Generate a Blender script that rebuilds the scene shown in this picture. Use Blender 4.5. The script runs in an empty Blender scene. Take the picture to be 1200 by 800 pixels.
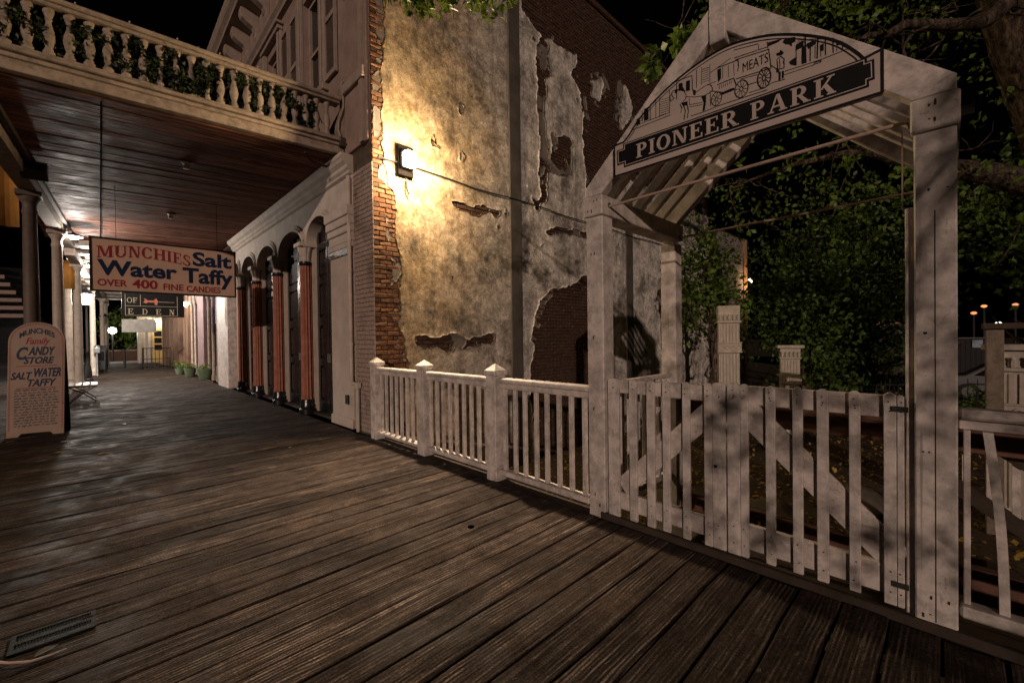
import bpy, bmesh, math, random
import numpy as np
from mathutils import Matrix, Vector

random.seed(7)
rng = np.random.default_rng(7)
R = math.radians
sc = bpy.context.scene
COL = sc.collection

# ------------------------------------------------------------------ camera
cam_d = bpy.data.cameras.new('camera')
cam_d.sensor_fit = 'HORIZONTAL'
cam_d.sensor_width = 36.0
cam_d.lens = 36.0 * 495.6 / 1200.0
cam_d.clip_start = 0.05
cam_d.clip_end = 600
cam = bpy.data.objects.new('camera', cam_d)
COL.objects.link(cam)
_r = Vector((0.71602797, -0.69794985, -0.01303658))
_u = Vector((0.01634033, -0.00191229, 0.99986466))
_f = Vector((0.69788032, 0.71614408, -0.01003547))
cam.matrix_world = Matrix(((_r.x, _u.x, -_f.x, 0), (_r.y, _u.y, -_f.y, 0), (_r.z, _u.z, -_f.z, 1.5), (0, 0, 0, 1)))
sc.camera = cam

# ------------------------------------------------------------------ night sky, the street's glow, exposure
TO_SUN = Vector((-0.74, -0.58, 0.19)).normalized()
SUN_STRENGTH = 1.35
SKY_STRENGTH = 0.10
LAMP_W = 390.0        # wall floodlight, all round
LAMP_S = 1550.0        # wall floodlight, its downward beam
LAMP_A = 250.0        # lamps on the gallery columns
LAMP_C = 210.0        # added unseen lamps under the farther gallery
LAMP_B = 1300.0        # lamp post lantern
w = bpy.data.worlds.new('World')
sc.world = w
w.use_nodes = True
_nt = w.node_tree
_sky = _nt.nodes.new('ShaderNodeTexSky')
_sky.sky_type = 'NISHITA'
_sky.sun_disc = False
_sky.sun_elevation = R(-5.0)
_sky.sun_rotation = math.atan2(TO_SUN.x, TO_SUN.y)
_bg = _nt.nodes['Background']
_bg.inputs['Strength'].default_value = SKY_STRENGTH
_nt.links.new(_sky.outputs['Color'], _bg.inputs['Color'])
sun_d = bpy.data.lights.new('sun', 'SUN')
sun_d.energy = SUN_STRENGTH
sun_d.angle = R(0.6)
sun_d.color = (1.0, 0.75, 0.61)
sun = bpy.data.objects.new('sun', sun_d)
COL.objects.link(sun)
sun.rotation_euler = (-TO_SUN).to_track_quat('-Z', 'Y').to_euler()
sun.location = TO_SUN * 30
sc.view_settings.view_transform = 'Standard'
sc.view_settings.look = 'None'
sc.view_settings.gamma = 1.0
sc.view_settings.exposure = 0.0
sc.view_settings.use_curve_mapping = False
sc.render.engine = 'CYCLES'
sc.cycles.use_denoising = True
sc.cycles.use_adaptive_sampling = True
sc.cycles.adaptive_threshold = 0.025
sc.cycles.max_bounces = 4
sc.cycles.diffuse_bounces = 2
sc.cycles.glossy_bounces = 2
sc.cycles.transmission_bounces = 4
sc.cycles.transparent_max_bounces = 8
sc.cycles.sample_clamp_indirect = 4.0
sc.cycles.caustics_reflective = False
sc.cycles.caustics_refractive = False

# ------------------------------------------------------------------ materials
class NT:
    def __init__(s, name):
        s.m = bpy.data.materials.new(name)
        s.m.use_nodes = True
        s.t = s.m.node_tree
        s.b = s.t.nodes['Principled BSDF']
        s.tc = None
    def n(s, typ, **kw):
        nd = s.t.nodes.new('ShaderNode' + typ)
        for k, v in kw.items():
            if k.startswith('i_'):
                key = k[2:]
                key = int(key) if key.isdigit() else key.replace('_', ' ')
                s.set(nd.inputs[key], v)
            else:
                setattr(nd, k, v)
        return nd
    def set(s, sock, v):
        if isinstance(v, bpy.types.NodeSocket):
            s.t.links.new(v, sock)
        else:
            if isinstance(v, (tuple, list)) and len(v) == 3 and sock.type == 'RGBA':
                v = (*v, 1)
            sock.default_value = v
    def coord(s, kind='Object', rnd=True):
        tc = s.n('TexCoord').outputs[kind]
        if rnd:
            r = s.n('ObjectInfo').outputs['Random']
            mul = s.n('Math', operation='MULTIPLY', i_0=r, i_1=57.0).outputs[0]
            cx = s.n('CombineXYZ', i_X=mul, i_Y=mul, i_Z=mul).outputs[0]
            tc = s.n('VectorMath', operation='ADD', i_0=tc, i_1=cx).outputs[0]
        return tc
    def world(s):
        return s.n('NewGeometry').outputs['Position']
    def scale(s, v, xyz):
        return s.n('VectorMath', operation='MULTIPLY', i_0=v, i_1=xyz).outputs[0]
    def noise(s, v, scale, detail=4, rough=0.55, dist=0.0):
        return s.n('TexNoise', i_Vector=v, i_Scale=scale, i_Detail=detail, i_Roughness=rough, i_Distortion=dist).outputs['Fac']
    def ramp(s, f, stops, interp='LINEAR'):
        nd = s.n('ValToRGB', i_Fac=f)
        cr = nd.color_ramp
        cr.interpolation = interp
        while len(cr.elements) < len(stops):
            cr.elements.new(0.5)
        for e, (p, c) in zip(cr.elements, stops):
            e.position = p
            if not isinstance(c, (tuple, list)):
                c = (c, c, c)
            e.color = (*c, 1)
        return nd.outputs['Color']
    def mix(s, f, a, b, mode='MIX'):
        nd = s.n('Mix', data_type='RGBA', blend_type=mode)
        s.set(nd.inputs[0], f)
        s.set(nd.inputs[6], a)
        s.set(nd.inputs[7], b)
        return nd.outputs[2]
    def math(s, op, a, b=0.0, c=0.0):
        return s.n('Math', operation=op, i_0=a, i_1=b, i_2=c).outputs[0]
    def bump(s, h, strength=0.3, dist=0.01):
        o = s.n('Bump', i_Height=h, i_Strength=strength, i_Distance=dist).outputs[0]
        s.set(s.b.inputs['Normal'], o)
    def out(s, col=None, rough=None, metal=None, spec=None):
        if col is not None: s.set(s.b.inputs['Base Color'], col)
        if rough is not None: s.set(s.b.inputs['Roughness'], rough)
        if metal is not None: s.set(s.b.inputs['Metallic'], metal)
        if spec is not None: s.set(s.b.inputs['Specular IOR Level'], spec)
        return s.m

def mix3(c, k): return tuple(min(1, x * k) for x in c)

def simple(name, col, rough=0.6, var=0.25, scale=6.0, bump=0.1, spec=0.4, metal=0.0, rnd=True):
    t = NT(name)
    v = t.coord(rnd=rnd)
    f = t.noise(v, scale, 5, 0.6)
    f2 = t.noise(v, scale * 6, 3, 0.6)
    c = t.ramp(f, [(0.25, mix3(col, 1 - var)), (0.75, mix3(col, 1 + var))])
    c = t.mix(t.math('MULTIPLY', f2, 0.35), c, mix3(col, 0.6))
    r = t.math('ADD', t.math('MULTIPLY', f2, 0.25), rough - 0.12)
    if bump: t.bump(f2, bump, 0.01)
    return t.out(c, r, metal, spec)

def wood_grain(t, v, along, freq=60.0):
    """grain running along one axis, swirling round knots; returns a 0-1 height"""
    ax = {'X': (0.35, 1, 1), 'Y': (1, 0.35, 1), 'Z': (1, 1, 0.35)}[along]
    kv = t.scale(v, {'X': (0.9, 2.6, 0.0), 'Y': (2.6, 0.9, 0.0), 'Z': (2.6, 0.0, 0.9)}[along])
    vor = t.n('TexVoronoi', i_Vector=kv, i_Scale=1.0, i_Randomness=1.0).outputs['Distance']
    knot = t.math('POWER', 2.718, t.math('MULTIPLY', t.math('MULTIPLY', vor, vor), -26.0))
    n1 = t.noise(t.scale(v, ax), 3.0, 3, 0.5)
    sep = t.n('SeparateXYZ', i_0=v)
    across = {'X': sep.outputs[1], 'Y': sep.outputs[0], 'Z': sep.outputs[0]}[along]
    ph = t.math('ADD', t.math('MULTIPLY', across, freq), t.math('MULTIPLY', n1, 22.0))
    ph = t.math('ADD', ph, t.math('MULTIPLY', knot, 9.0))
    s1 = t.math('MULTIPLY_ADD', t.math('SINE', ph), 0.5, 0.5)
    ax2 = {'X': (2.0, 90, 90), 'Y': (90, 2.0, 90), 'Z': (90, 90, 2.0)}[along]
    fine = t.noise(t.scale(v, ax2), 1.0, 3, 0.6)
    amp = t.ramp(t.noise(t.scale(v, ax), 4.5, 3, 0.6), [(0.42, 0.02), (0.7, 0.34)])
    mid = t.noise(t.scale(v, {'X': (1.2, 26, 26), 'Y': (26, 1.2, 26), 'Z': (26, 26, 1.2)}[along]), 1.0, 4, 0.65)
    h = t.math('ADD', t.math('MULTIPLY', t.math('SUBTRACT', s1, 0.5), amp), t.math('MULTIPLY', fine, 0.62))
    return t.math('ADD', h, t.math('MULTIPLY', mid, 0.40)), knot

def mat_deck():
    t = NT('weathered deck wood')
    v = t.coord()
    wv = t.world()
    g, knot = wood_grain(t, v, 'X', 300.0)
    rnd = t.n('ObjectInfo').outputs['Random']
    base = t.ramp(g, [(0.38, (0.004, 0.0026, 0.002)), (0.49, (0.0195, 0.0142, 0.0115)), (0.57, (0.054, 0.0415, 0.0345)), (0.66, (0.155, 0.123, 0.105))])
    tint = t.ramp(rnd, [(0.0, (0.50, 0.50, 0.51)), (0.35, (0.90, 0.88, 0.87)), (0.7, (1.25, 1.22, 1.2)), (1.0, (1.85, 1.75, 1.68))])
    c = t.mix(1.0, base, tint, 'MULTIPLY')
    c = t.mix(t.math('MULTIPLY', knot, 0.5), c, (0.12, 0.078, 0.055))
    wear = t.ramp(t.noise(wv, 0.9, 6, 0.7, 0.8), [(0.47, 0.0), (0.62, 1.0)])
    c = t.mix(t.math('MULTIPLY', wear, 0.45), c, t.mix(g, (0.02, 0.013, 0.0095), (0.16, 0.112, 0.086)))
    dirt = t.ramp(t.noise(wv, 2.6, 8, 0.78, 1.4), [(0.42, 0.0), (0.60, 1.0)])
    c = t.mix(t.math('MULTIPLY', dirt, 0.7), c, (0.011, 0.0072, 0.0055))
    crack = t.ramp(t.noise(t.scale(v, (0.9, 70, 1)), 1.0, 3, 0.5), [(0.67, 0.0), (0.71, 1.0)])
    c = t.mix(t.math('MULTIPLY', crack, 0.85), c, (0.002, 0.0014, 0.001))
    scuff = t.ramp(t.noise(t.scale(wv, (9, 30, 1)), 1.0, 5, 0.75, 0.6), [(0.62, 0.0), (0.70, 1.0)])
    c = t.mix(t.math('MULTIPLY', scuff, 0.5), c, (0.18, 0.145, 0.12))
    spots = t.ramp(t.noise(wv, 42.0, 2, 0.5), [(0.70, 0.0), (0.76, 1.0)])
    c = t.mix(t.math('MULTIPLY', spots, 0.6), c, (0.006, 0.0045, 0.004))
    mot = t.ramp(t.noise(wv, 11.0, 8, 0.8, 0.3), [(0.40, 0.0), (0.60, 1.0)])
    c = t.mix(t.math('MULTIPLY', mot, 0.5), c, t.mix(g, (0.005, 0.0035, 0.003), (0.06, 0.045, 0.036)))
    grit = t.ramp(t.noise(wv, 95.0, 3, 0.7), [(0.36, 0.45), (0.62, 1.35)])
    c = t.mix(1.0, c, grit, 'MULTIPLY')
    c = t.mix(1.0, c, (1.4, 1.4, 1.4), 'MULTIPLY')
    ro = t.ramp(t.noise(wv, 1.9, 7, 0.75, 0.8), [(0.38, 0.58), (0.62, 0.95)])
    h = t.math('SUBTRACT', t.math('ADD', g, t.math('MULTIPLY', dirt, 0.2)), t.math('MULTIPLY', crack, 0.5))
    t.bump(h, 0.55, 0.006)
    return t.out(c, ro, spec=0.06)

def mat_paint(name, col, along='Z', dirt=0.5, rough=0.55, chips=0.6, mott=0.68):
    t = NT(name)
    v = t.coord()
    g, knot = wood_grain(t, v, along, 70.0)
    n = t.noise(v, 7.0, 8, 0.74, 0.15)
    c = t.mix(t.ramp(n, [(0.43, 0.0), (0.60, 1.0)]), mix3(col, 1.14), mix3(col, mott))
    stain = t.ramp(t.noise(t.scale(v, (3, 3, 0.7)), 3.0, 6, 0.7), [(0.50, 0.0), (0.78, 1.0)])
    c = t.mix(t.math('MULTIPLY', stain, dirt), c, mix3(col, 0.42))
    sp = t.ramp(t.noise(v, 46.0, 3, 0.6), [(0.66, 0.0), (0.73, 1.0)])
    c = t.mix(t.math('MULTIPLY', sp, chips), c, mix3(col, 0.28))
    fl = t.ramp(t.noise(t.scale(v, {'X': (3, 9, 9), 'Y': (9, 3, 9), 'Z': (9, 9, 3)}[along]), 1.6, 9, 0.8), [(0.600, 0.0), (0.615, 1.0)])
    c = t.mix(t.math('MULTIPLY', fl, chips), c, mix3(col, 0.40))
    cr = t.ramp(t.noise(t.scale(v, {'X': (0.8, 30, 30), 'Y': (30, 0.8, 30), 'Z': (30, 30, 0.8)}[along]), 1.0, 3, 0.5), [(0.68, 0.0), (0.74, 1.0)])
    c = t.mix(t.math('MULTIPLY', cr, 0.6), c, mix3(col, 0.35))
    t.bump(t.math('ADD', t.math('MULTIPLY', g, 0.6), t.math('MULTIPLY', n, 0.6)), 0.22, 0.006)
    return t.out(c, rough, spec=0.35)

def mat_plaster():
    t = NT('stained plaster')
    v = t.world()
    sep = t.n('SeparateXYZ', i_0=v)
    n0 = t.noise(v, 0.55, 6, 0.62, 0.5)
    n1 = t.noise(v, 1.3, 9, 0.72, 0.4)
    n2 = t.noise(v, 6.0, 9, 0.76, 0.2)
    n3 = t.noise(v, 40.0, 5, 0.75)
    c = t.ramp(n1, [(0.33, (0.10, 0.070, 0.046)), (0.45, (0.27, 0.205, 0.145)), (0.55, (0.44, 0.365, 0.285)), (0.68, (0.56, 0.50, 0.435))])
    c2 = t.ramp(n2, [(0.34, (0.085, 0.065, 0.048)), (0.48, (0.31, 0.25, 0.19)), (0.62, (0.57, 0.50, 0.43))])
    c = t.mix(0.45, c, c2)
    # ochre stain with the lamp's yellow light painted in toward the street, greyer past the middle, whiter coat beyond the flue strip
    xf = t.math('ADD', sep.outputs[0], t.math('MULTIPLY', t.math('SUBTRACT', n0, 0.5), 4.5))
    och = t.ramp(t.math('MULTIPLY_ADD', xf, 0.1, 0.0), [(0.36, 1.0), (0.53, 0.0)])
    c = t.mix(t.math('MULTIPLY', och, 0.55), c, t.mix(n2, (0.16, 0.095, 0.035), (0.52, 0.37, 0.17)))
    gry = t.ramp(t.math('MULTIPLY_ADD', xf, 0.1, 0.0), [(0.47, 0.0), (0.58, 1.0)])
    c = t.mix(t.math('MULTIPLY', gry, 0.45), c, t.mix(n2, (0.22, 0.205, 0.20), (0.52, 0.50, 0.49)))
    wht = t.ramp(t.math('MULTIPLY', sep.outputs[0], 0.1), [(0.628, 0.0), (0.632, 1.0)])
    c = t.mix(t.math('MULTIPLY', wht, 0.62), c, t.mix(n2, (0.42, 0.38, 0.35), (0.80, 0.76, 0.71)))  # whiter plaster, lightened further to stand in for missing light
    streak = t.ramp(t.noise(t.scale(v, (3.4, 3.4, 0.22)), 1.3, 7, 0.72), [(0.50, 0.0), (0.70, 1.0)])
    c = t.mix(t.math('MULTIPLY', streak, 0.6), c, t.mix(n2, (0.05, 0.036, 0.027), (0.20, 0.155, 0.115)))
    soot = t.ramp(t.noise(v, 0.95, 8, 0.74, 0.3), [(0.51, 0.0), (0.62, 1.0)])
    c = t.mix(t.math('MULTIPLY', soot, 0.78), c, t.mix(n2, (0.045, 0.036, 0.03), (0.17, 0.14, 0.115)))
    pit = t.ramp(t.noise(v, 13.0, 7, 0.78, 0.4), [(0.61, 0.0), (0.68, 1.0)])
    c = t.mix(t.math('MULTIPLY', pit, 0.75), c, (0.05, 0.036, 0.027))
    crk = t.n('TexVoronoi', feature='DISTANCE_TO_EDGE', i_Vector=t.n('VectorMath', operation='ADD', i_0=v, i_1=t.n('CombineXYZ', i_X=n2, i_Z=n1).outputs[0]).outputs[0], i_Scale=0.55).outputs['Distance']
    ck = t.math('MULTIPLY', t.ramp(crk, [(0.0, 1.0), (0.008, 0.0)]), t.ramp(n0, [(0.5, 0.0), (0.6, 0.8)]))
    c = t.mix(t.math('MULTIPLY', ck, 0.6), c, (0.035, 0.026, 0.02))
    m1 = t.ramp(t.noise(v, 2.7, 9, 0.78, 0.15), [(0.36, 0.50), (0.50, 1.05), (0.64, 1.5)])
    c = t.mix(1.0, c, m1, 'MULTIPLY')
    m2 = t.ramp(t.noise(v, 17.0, 7, 0.8), [(0.36, 0.55), (0.62, 1.42)])
    c = t.mix(0.85, c, m2, 'MULTIPLY')
    m3 = t.ramp(n3, [(0.36, 0.62), (0.64, 1.28)])
    c = t.mix(0.8, c, m3, 'MULTIPLY')
    h = t.math('ADD', t.math('MULTIPLY', n2, 0.6), t.math('MULTIPLY', n3, 0.35))
    h = t.math('SUBTRACT', h, t.math('ADD', t.math('MULTIPLY', pit, 0.5), t.math('MULTIPLY', ck, 0.6)))
    t.bump(h, 0.6, 0.014)
    return t.out(c, 0.92, spec=0.1)

def mat_brick(name, a, b, rnd=True):
    t = NT(name)
    v = t.coord() if rnd else t.world()
    r = t.n('ObjectInfo').outputs['Random'] if rnd else t.noise(t.scale(t.world(), (4.4, 4.4, 13.2)), 1.0, 1, 0.3)
    n = t.noise(v, 22.0, 5, 0.7)
    c = t.mix(r if rnd else t.ramp(r, [(0.35, 0.0), (0.65, 1.0)]), a, b)
    c = t.mix(t.ramp(n, [(0.4, 0.0), (0.7, 1.0)]), c, mix3(a, 0.4))
    big = t.noise(t.world(), 1.1, 5, 0.7)
    c = t.mix(t.ramp(big, [(0.5, 0.0), (0.72, 0.7)]), c, (0.055, 0.038, 0.028))
    t.bump(n, 0.6, 0.012)
    return t.out(c, 0.9, spec=0.15)

def mat_foliage(name, dark, light, trans=0.25):
    t = NT(name)
    v = t.world()
    n = t.noise(v, 1.3, 4, 0.65)
    n2 = t.noise(v, 19.0, 2, 0.5)
    c = t.mix(t.ramp(t.math('ADD', t.math('MULTIPLY', n, 0.5), t.math('MULTIPLY', n2, 0.5)), [(0.40, 0.0), (0.62, 1.0)]), dark, light)
    t.out(c, 0.5, spec=0.35)
    tr = t.n('BsdfTranslucent', i_Color=c)
    ms = t.n('MixShader', i_0=trans, i_1=t.b.outputs[0], i_2=tr.outputs[0])
    t.t.links.new(ms.outputs[0], t.t.nodes['Material Output'].inputs['Surface'])
    return t.m

def mat_bark():
    t = NT('bark')
    v = t.coord()
    n = t.noise(t.scale(v, (5, 5, 1.1)), 3.0, 7, 0.75, 0.35)
    c = t.ramp(n, [(0.36, (0.008, 0.006, 0.0045)), (0.50, (0.06, 0.044, 0.033)), (0.66, (0.20, 0.15, 0.115))])
    t.bump(n, 1.0, 0.05)
    return t.out(c, 0.9, spec=0.1)

def mat_emit(name, col, strength):
    t = NT(name)
    t.set(t.b.inputs['Emission Color'], col)
    t.b.inputs['Emission Strength'].default_value = strength
    return t.out(col, 0.4)

def mat_lantern(name, col, strength):
    t = NT(name)
    em = t.n('Emission', i_Color=(*col, 1), i_Strength=strength)
    tr = t.n('BsdfTransparent')
    ad = t.n('AddShader', i_0=em.outputs[0], i_1=tr.outputs[0])
    t.t.links.new(ad.outputs[0], t.t.nodes['Material Output'].inputs['Surface'])
    return t.m

def mat_ground():
    t = NT('leafy earth')
    v = t.world()
    n = t.noise(v, 1.5, 6, 0.7)
    n2 = t.noise(v, 14.0, 5, 0.7)
    c = t.ramp(n, [(0.3, (0.035, 0.024, 0.016)), (0.7, (0.10, 0.072, 0.045))])
    c = t.mix(t.math('MULTIPLY', n2, 0.6), c, (0.045, 0.032, 0.02))
    t.bump(n2, 0.8, 0.04)
    return t.out(c, 0.9, spec=0.2)

def mat_asphalt():
    t = NT('asphalt')
    v = t.world()
    n = t.noise(v, 30.0, 4, 0.7)
    n2 = t.noise(v, 0.6, 4, 0.6)
    c = t.mix(n2, (0.035, 0.034, 0.034), (0.065, 0.062, 0.06))
    t.bump(n, 0.4, 0.01)
    return t.out(c, t.ramp(n2, [(0.3, 0.45), (0.7, 0.8)]), spec=0.4)

def mat_ceiling():
    t = NT('varnished ceiling board')
    v = t.coord()
    g, knot = wood_grain(t, v, 'X', 90.0)
    rnd = t.n('ObjectInfo').outputs['Random']
    c = t.ramp(g, [(0.36, (0.026, 0.009, 0.0055)), (0.5, (0.125, 0.050, 0.032)), (0.66, (0.31, 0.145, 0.098))])
    c = t.mix(1.0, c, t.ramp(rnd, [(0.0, (0.55, 0.55, 0.55)), (1.0, (1.3, 1.25, 1.2))]), 'MULTIPLY')
    wv = t.world()
    wear = t.ramp(t.noise(t.scale(wv, (0.6, 6, 1)), 1.4, 5, 0.7), [(0.5, 0.0), (0.72, 1.0)])
    c = t.mix(t.math('MULTIPLY', wear, 0.3), c, (0.08, 0.05, 0.04))
    t.bump(g, 0.5, 0.006)
    return t.out(c, t.ramp(t.noise(wv, 3.0, 4, 0.6), [(0.3, 0.45), (0.7, 0.75)]), spec=0.012)

MT = {}
MT['deck'] = mat_deck()
MT['old_wood'] = simple('old dark timber', (0.05, 0.036, 0.027), 0.8, 0.4, 7, 0.4, 0.2)
MT['white_z'] = mat_paint('white painted timber upright', (0.55, 0.485, 0.445), 'Z', 0.55)
MT['white_y'] = mat_paint('white painted timber rail', (0.54, 0.475, 0.435), 'Y', 0.55)
MT['white_x'] = mat_paint('white painted timber beam', (0.52, 0.455, 0.41), 'X', 0.5)
MT['cream'] = mat_paint('weathered cream paint', (0.29, 0.225, 0.175), 'X', 0.6, 0.6)
MT['cream_z'] = mat_paint('weathered cream column paint', (0.42, 0.36, 0.30), 'Z', 0.2, 0.5, 0.15, 0.88)
MT['brown_wood'] = mat_paint('brown stained timber', (0.13, 0.062, 0.042), 'Y', 0.4, 0.6, 0.3)
MT['plaster'] = mat_plaster()
MT['cement'] = simple('grey cement strip', (0.085, 0.074, 0.066), 0.9, 0.5, 2.2, 0.6, 0.15, rnd=False)
MT['scratch'] = simple('grey scratch coat', (0.17, 0.145, 0.125), 0.95, 0.4, 4, 0.7, 0.1, rnd=False)
MT['mortar'] = simple('old mortar', (0.10, 0.075, 0.056), 0.95, 0.4, 9, 0.8, 0.1, rnd=False)
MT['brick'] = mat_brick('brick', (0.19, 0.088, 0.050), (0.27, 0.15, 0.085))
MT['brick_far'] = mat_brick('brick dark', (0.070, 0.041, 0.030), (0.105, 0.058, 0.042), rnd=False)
MT['brick_pink'] = mat_brick('painted brick', (0.42, 0.32, 0.27), (0.36, 0.25, 0.20))
MT['stucco'] = simple('facade stucco', (0.50, 0.415, 0.35), 0.8, 0.22, 3.5, 0.35, 0.2)
MT['stucco_hi'] = simple('upper facade stucco', (0.30, 0.215, 0.18), 0.8, 0.25, 3.0, 0.4, 0.2)
MT['trim_hi'] = simple('upper facade trim', (0.33, 0.26, 0.215), 0.7, 0.25, 6.0, 0.3, 0.25)
MT['red_paint'] = simple('red column paint', (0.32, 0.128, 0.086), 0.9, 0.35, 9, 0.2, 0.12)
MT['black_gloss'] = simple('black door paint', (0.010, 0.010, 0.011), 0.26, 0.4, 12, 0.06, 0.55)
MT['black_iron'] = simple('black iron', (0.012, 0.012, 0.013), 0.5, 0.4, 20, 0.15, 0.4)
MT['grey_metal'] = simple('galvanised metal', (0.20, 0.20, 0.20), 0.45, 0.3, 20, 0.15, 0.5, 0.7)
MT['ceiling'] = mat_ceiling()
MT['bark'] = mat_bark()
MT['shaded_post'] = mat_paint('shaded column paint', (0.105, 0.075, 0.058), 'Z', 0.3, 0.6, 0.2, 0.85)  # darker column paint, with the shade put into the colour
MT['grey_post'] = mat_paint('grey brown timber', (0.16, 0.125, 0.10), 'Z', 0.5, 0.8, 0.4)
MT['pale_leaf'] = mat_foliage('withered leaf', (0.05, 0.045, 0.025), (0.12, 0.11, 0.06), 0.1)
MT['rock'] = simple('mossy rock', (0.10, 0.085, 0.065), .9, .4, 6, .5, .15)
MT['board_cream'] = simple('sandwich board cream', (0.35, 0.245, 0.185), 0.55, 0.12, 3, 0.05, 0.3)
MT['grey_board'] = simple('grey weathered board', (0.10, 0.09, 0.08), .7, .3, 6, .2, .2)
MT['dull_steel'] = simple('dull steel', (0.013, 0.013, 0.0125), .7, .3, 20, .15, .2, .0)
MT['ground'] = mat_ground()
MT['asphalt'] = mat_asphalt()
MT['paving'] = simple('pale paving', (0.24, 0.22, 0.20), 0.8, 0.25, 2, 0.2, 0.3)
MT['leaf'] = mat_foliage('tree leaves', (0.030, 0.050, 0.010), (0.17, 0.27, 0.036), 0.35)
MT['leaf_far'] = mat_foliage('dark tree leaves', (0.016, 0.034, 0.008), (0.125, 0.215, 0.034), 0.35)
MT['leaf_bright'] = mat_foliage('young leaves', (0.07, 0.12, 0.012), (0.20, 0.28, 0.03), 0.4)
MT['ivy'] = mat_foliage('ivy leaves', (0.008, 0.014, 0.005), (0.035, 0.05, 0.015), 0.15)
MT['dry_leaf'] = mat_foliage('dry leaves', (0.16, 0.09, 0.02), (0.42, 0.28, 0.06), 0.2)
MT['stone'] = simple('cast pilaster', (0.42, 0.37, 0.315), 0.75, 0.28, 7, 0.3, 0.25)
MT['sign_white'] = simple('sign white', (0.50, 0.41, 0.36), 0.55, 0.12, 4, 0.05, 0.35)
MT['sign_black'] = simple('sign black', (0.006, 0.006, 0.007), 0.5, 0.3, 8, 0.03, 0.3)
MT['sign_cream'] = simple('sign cream', (0.62, 0.40, 0.29), 0.5, 0.10, 3, 0.05, 0.35)
MT['sign_red'] = simple('sign red lettering', (0.30, 0.025, 0.035), 0.5, 0.15, 9, 0, 0.3)
MT['sign_blue'] = simple('sign navy lettering', (0.008, 0.022, 0.06), 0.5, 0.15, 9, 0, 0.3)
MT['sign_gold'] = simple('sign pale gold lettering', (0.60, 0.50, 0.33), 0.5, 0.15, 9, 0, 0.3)
MT['sign_pink'] = simple('sign coral paint', (0.60, 0.22, 0.14), 0.5, 0.15, 9, 0, 0.3)
MT['banner'] = simple('ochre banner cloth', (0.42, 0.20, 0.045), 0.8, 0.3, 3, 0.1, 0.2)
MT['pot'] = simple('green glazed pot', (0.12, 0.17, 0.10), 0.4, 0.2, 8, 0.1, 0.5)
MT['nail'] = simple('nail head', (0.03, 0.025, 0.022), 0.6, 0.3, 30, 0, 0.3)
MT['glass'] = simple('dark window glass', (0.010, 0.010, 0.012), 0.12, 0.2, 5, 0.0, 0.6)
MT['rough_black'] = simple('sooty black metal', (0.012, 0.010, 0.009), .95, .3, 20, .1, .0)
MT['hole_shade'] = simple('knot hole shade', (0.0015, 0.001, 0.001), 1.0, .1, 20, 0, .0)
MT['rope'] = simple('painted rod', (0.42, 0.30, 0.24), 0.6, 0.25, 30, 0.1, 0.3)

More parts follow.
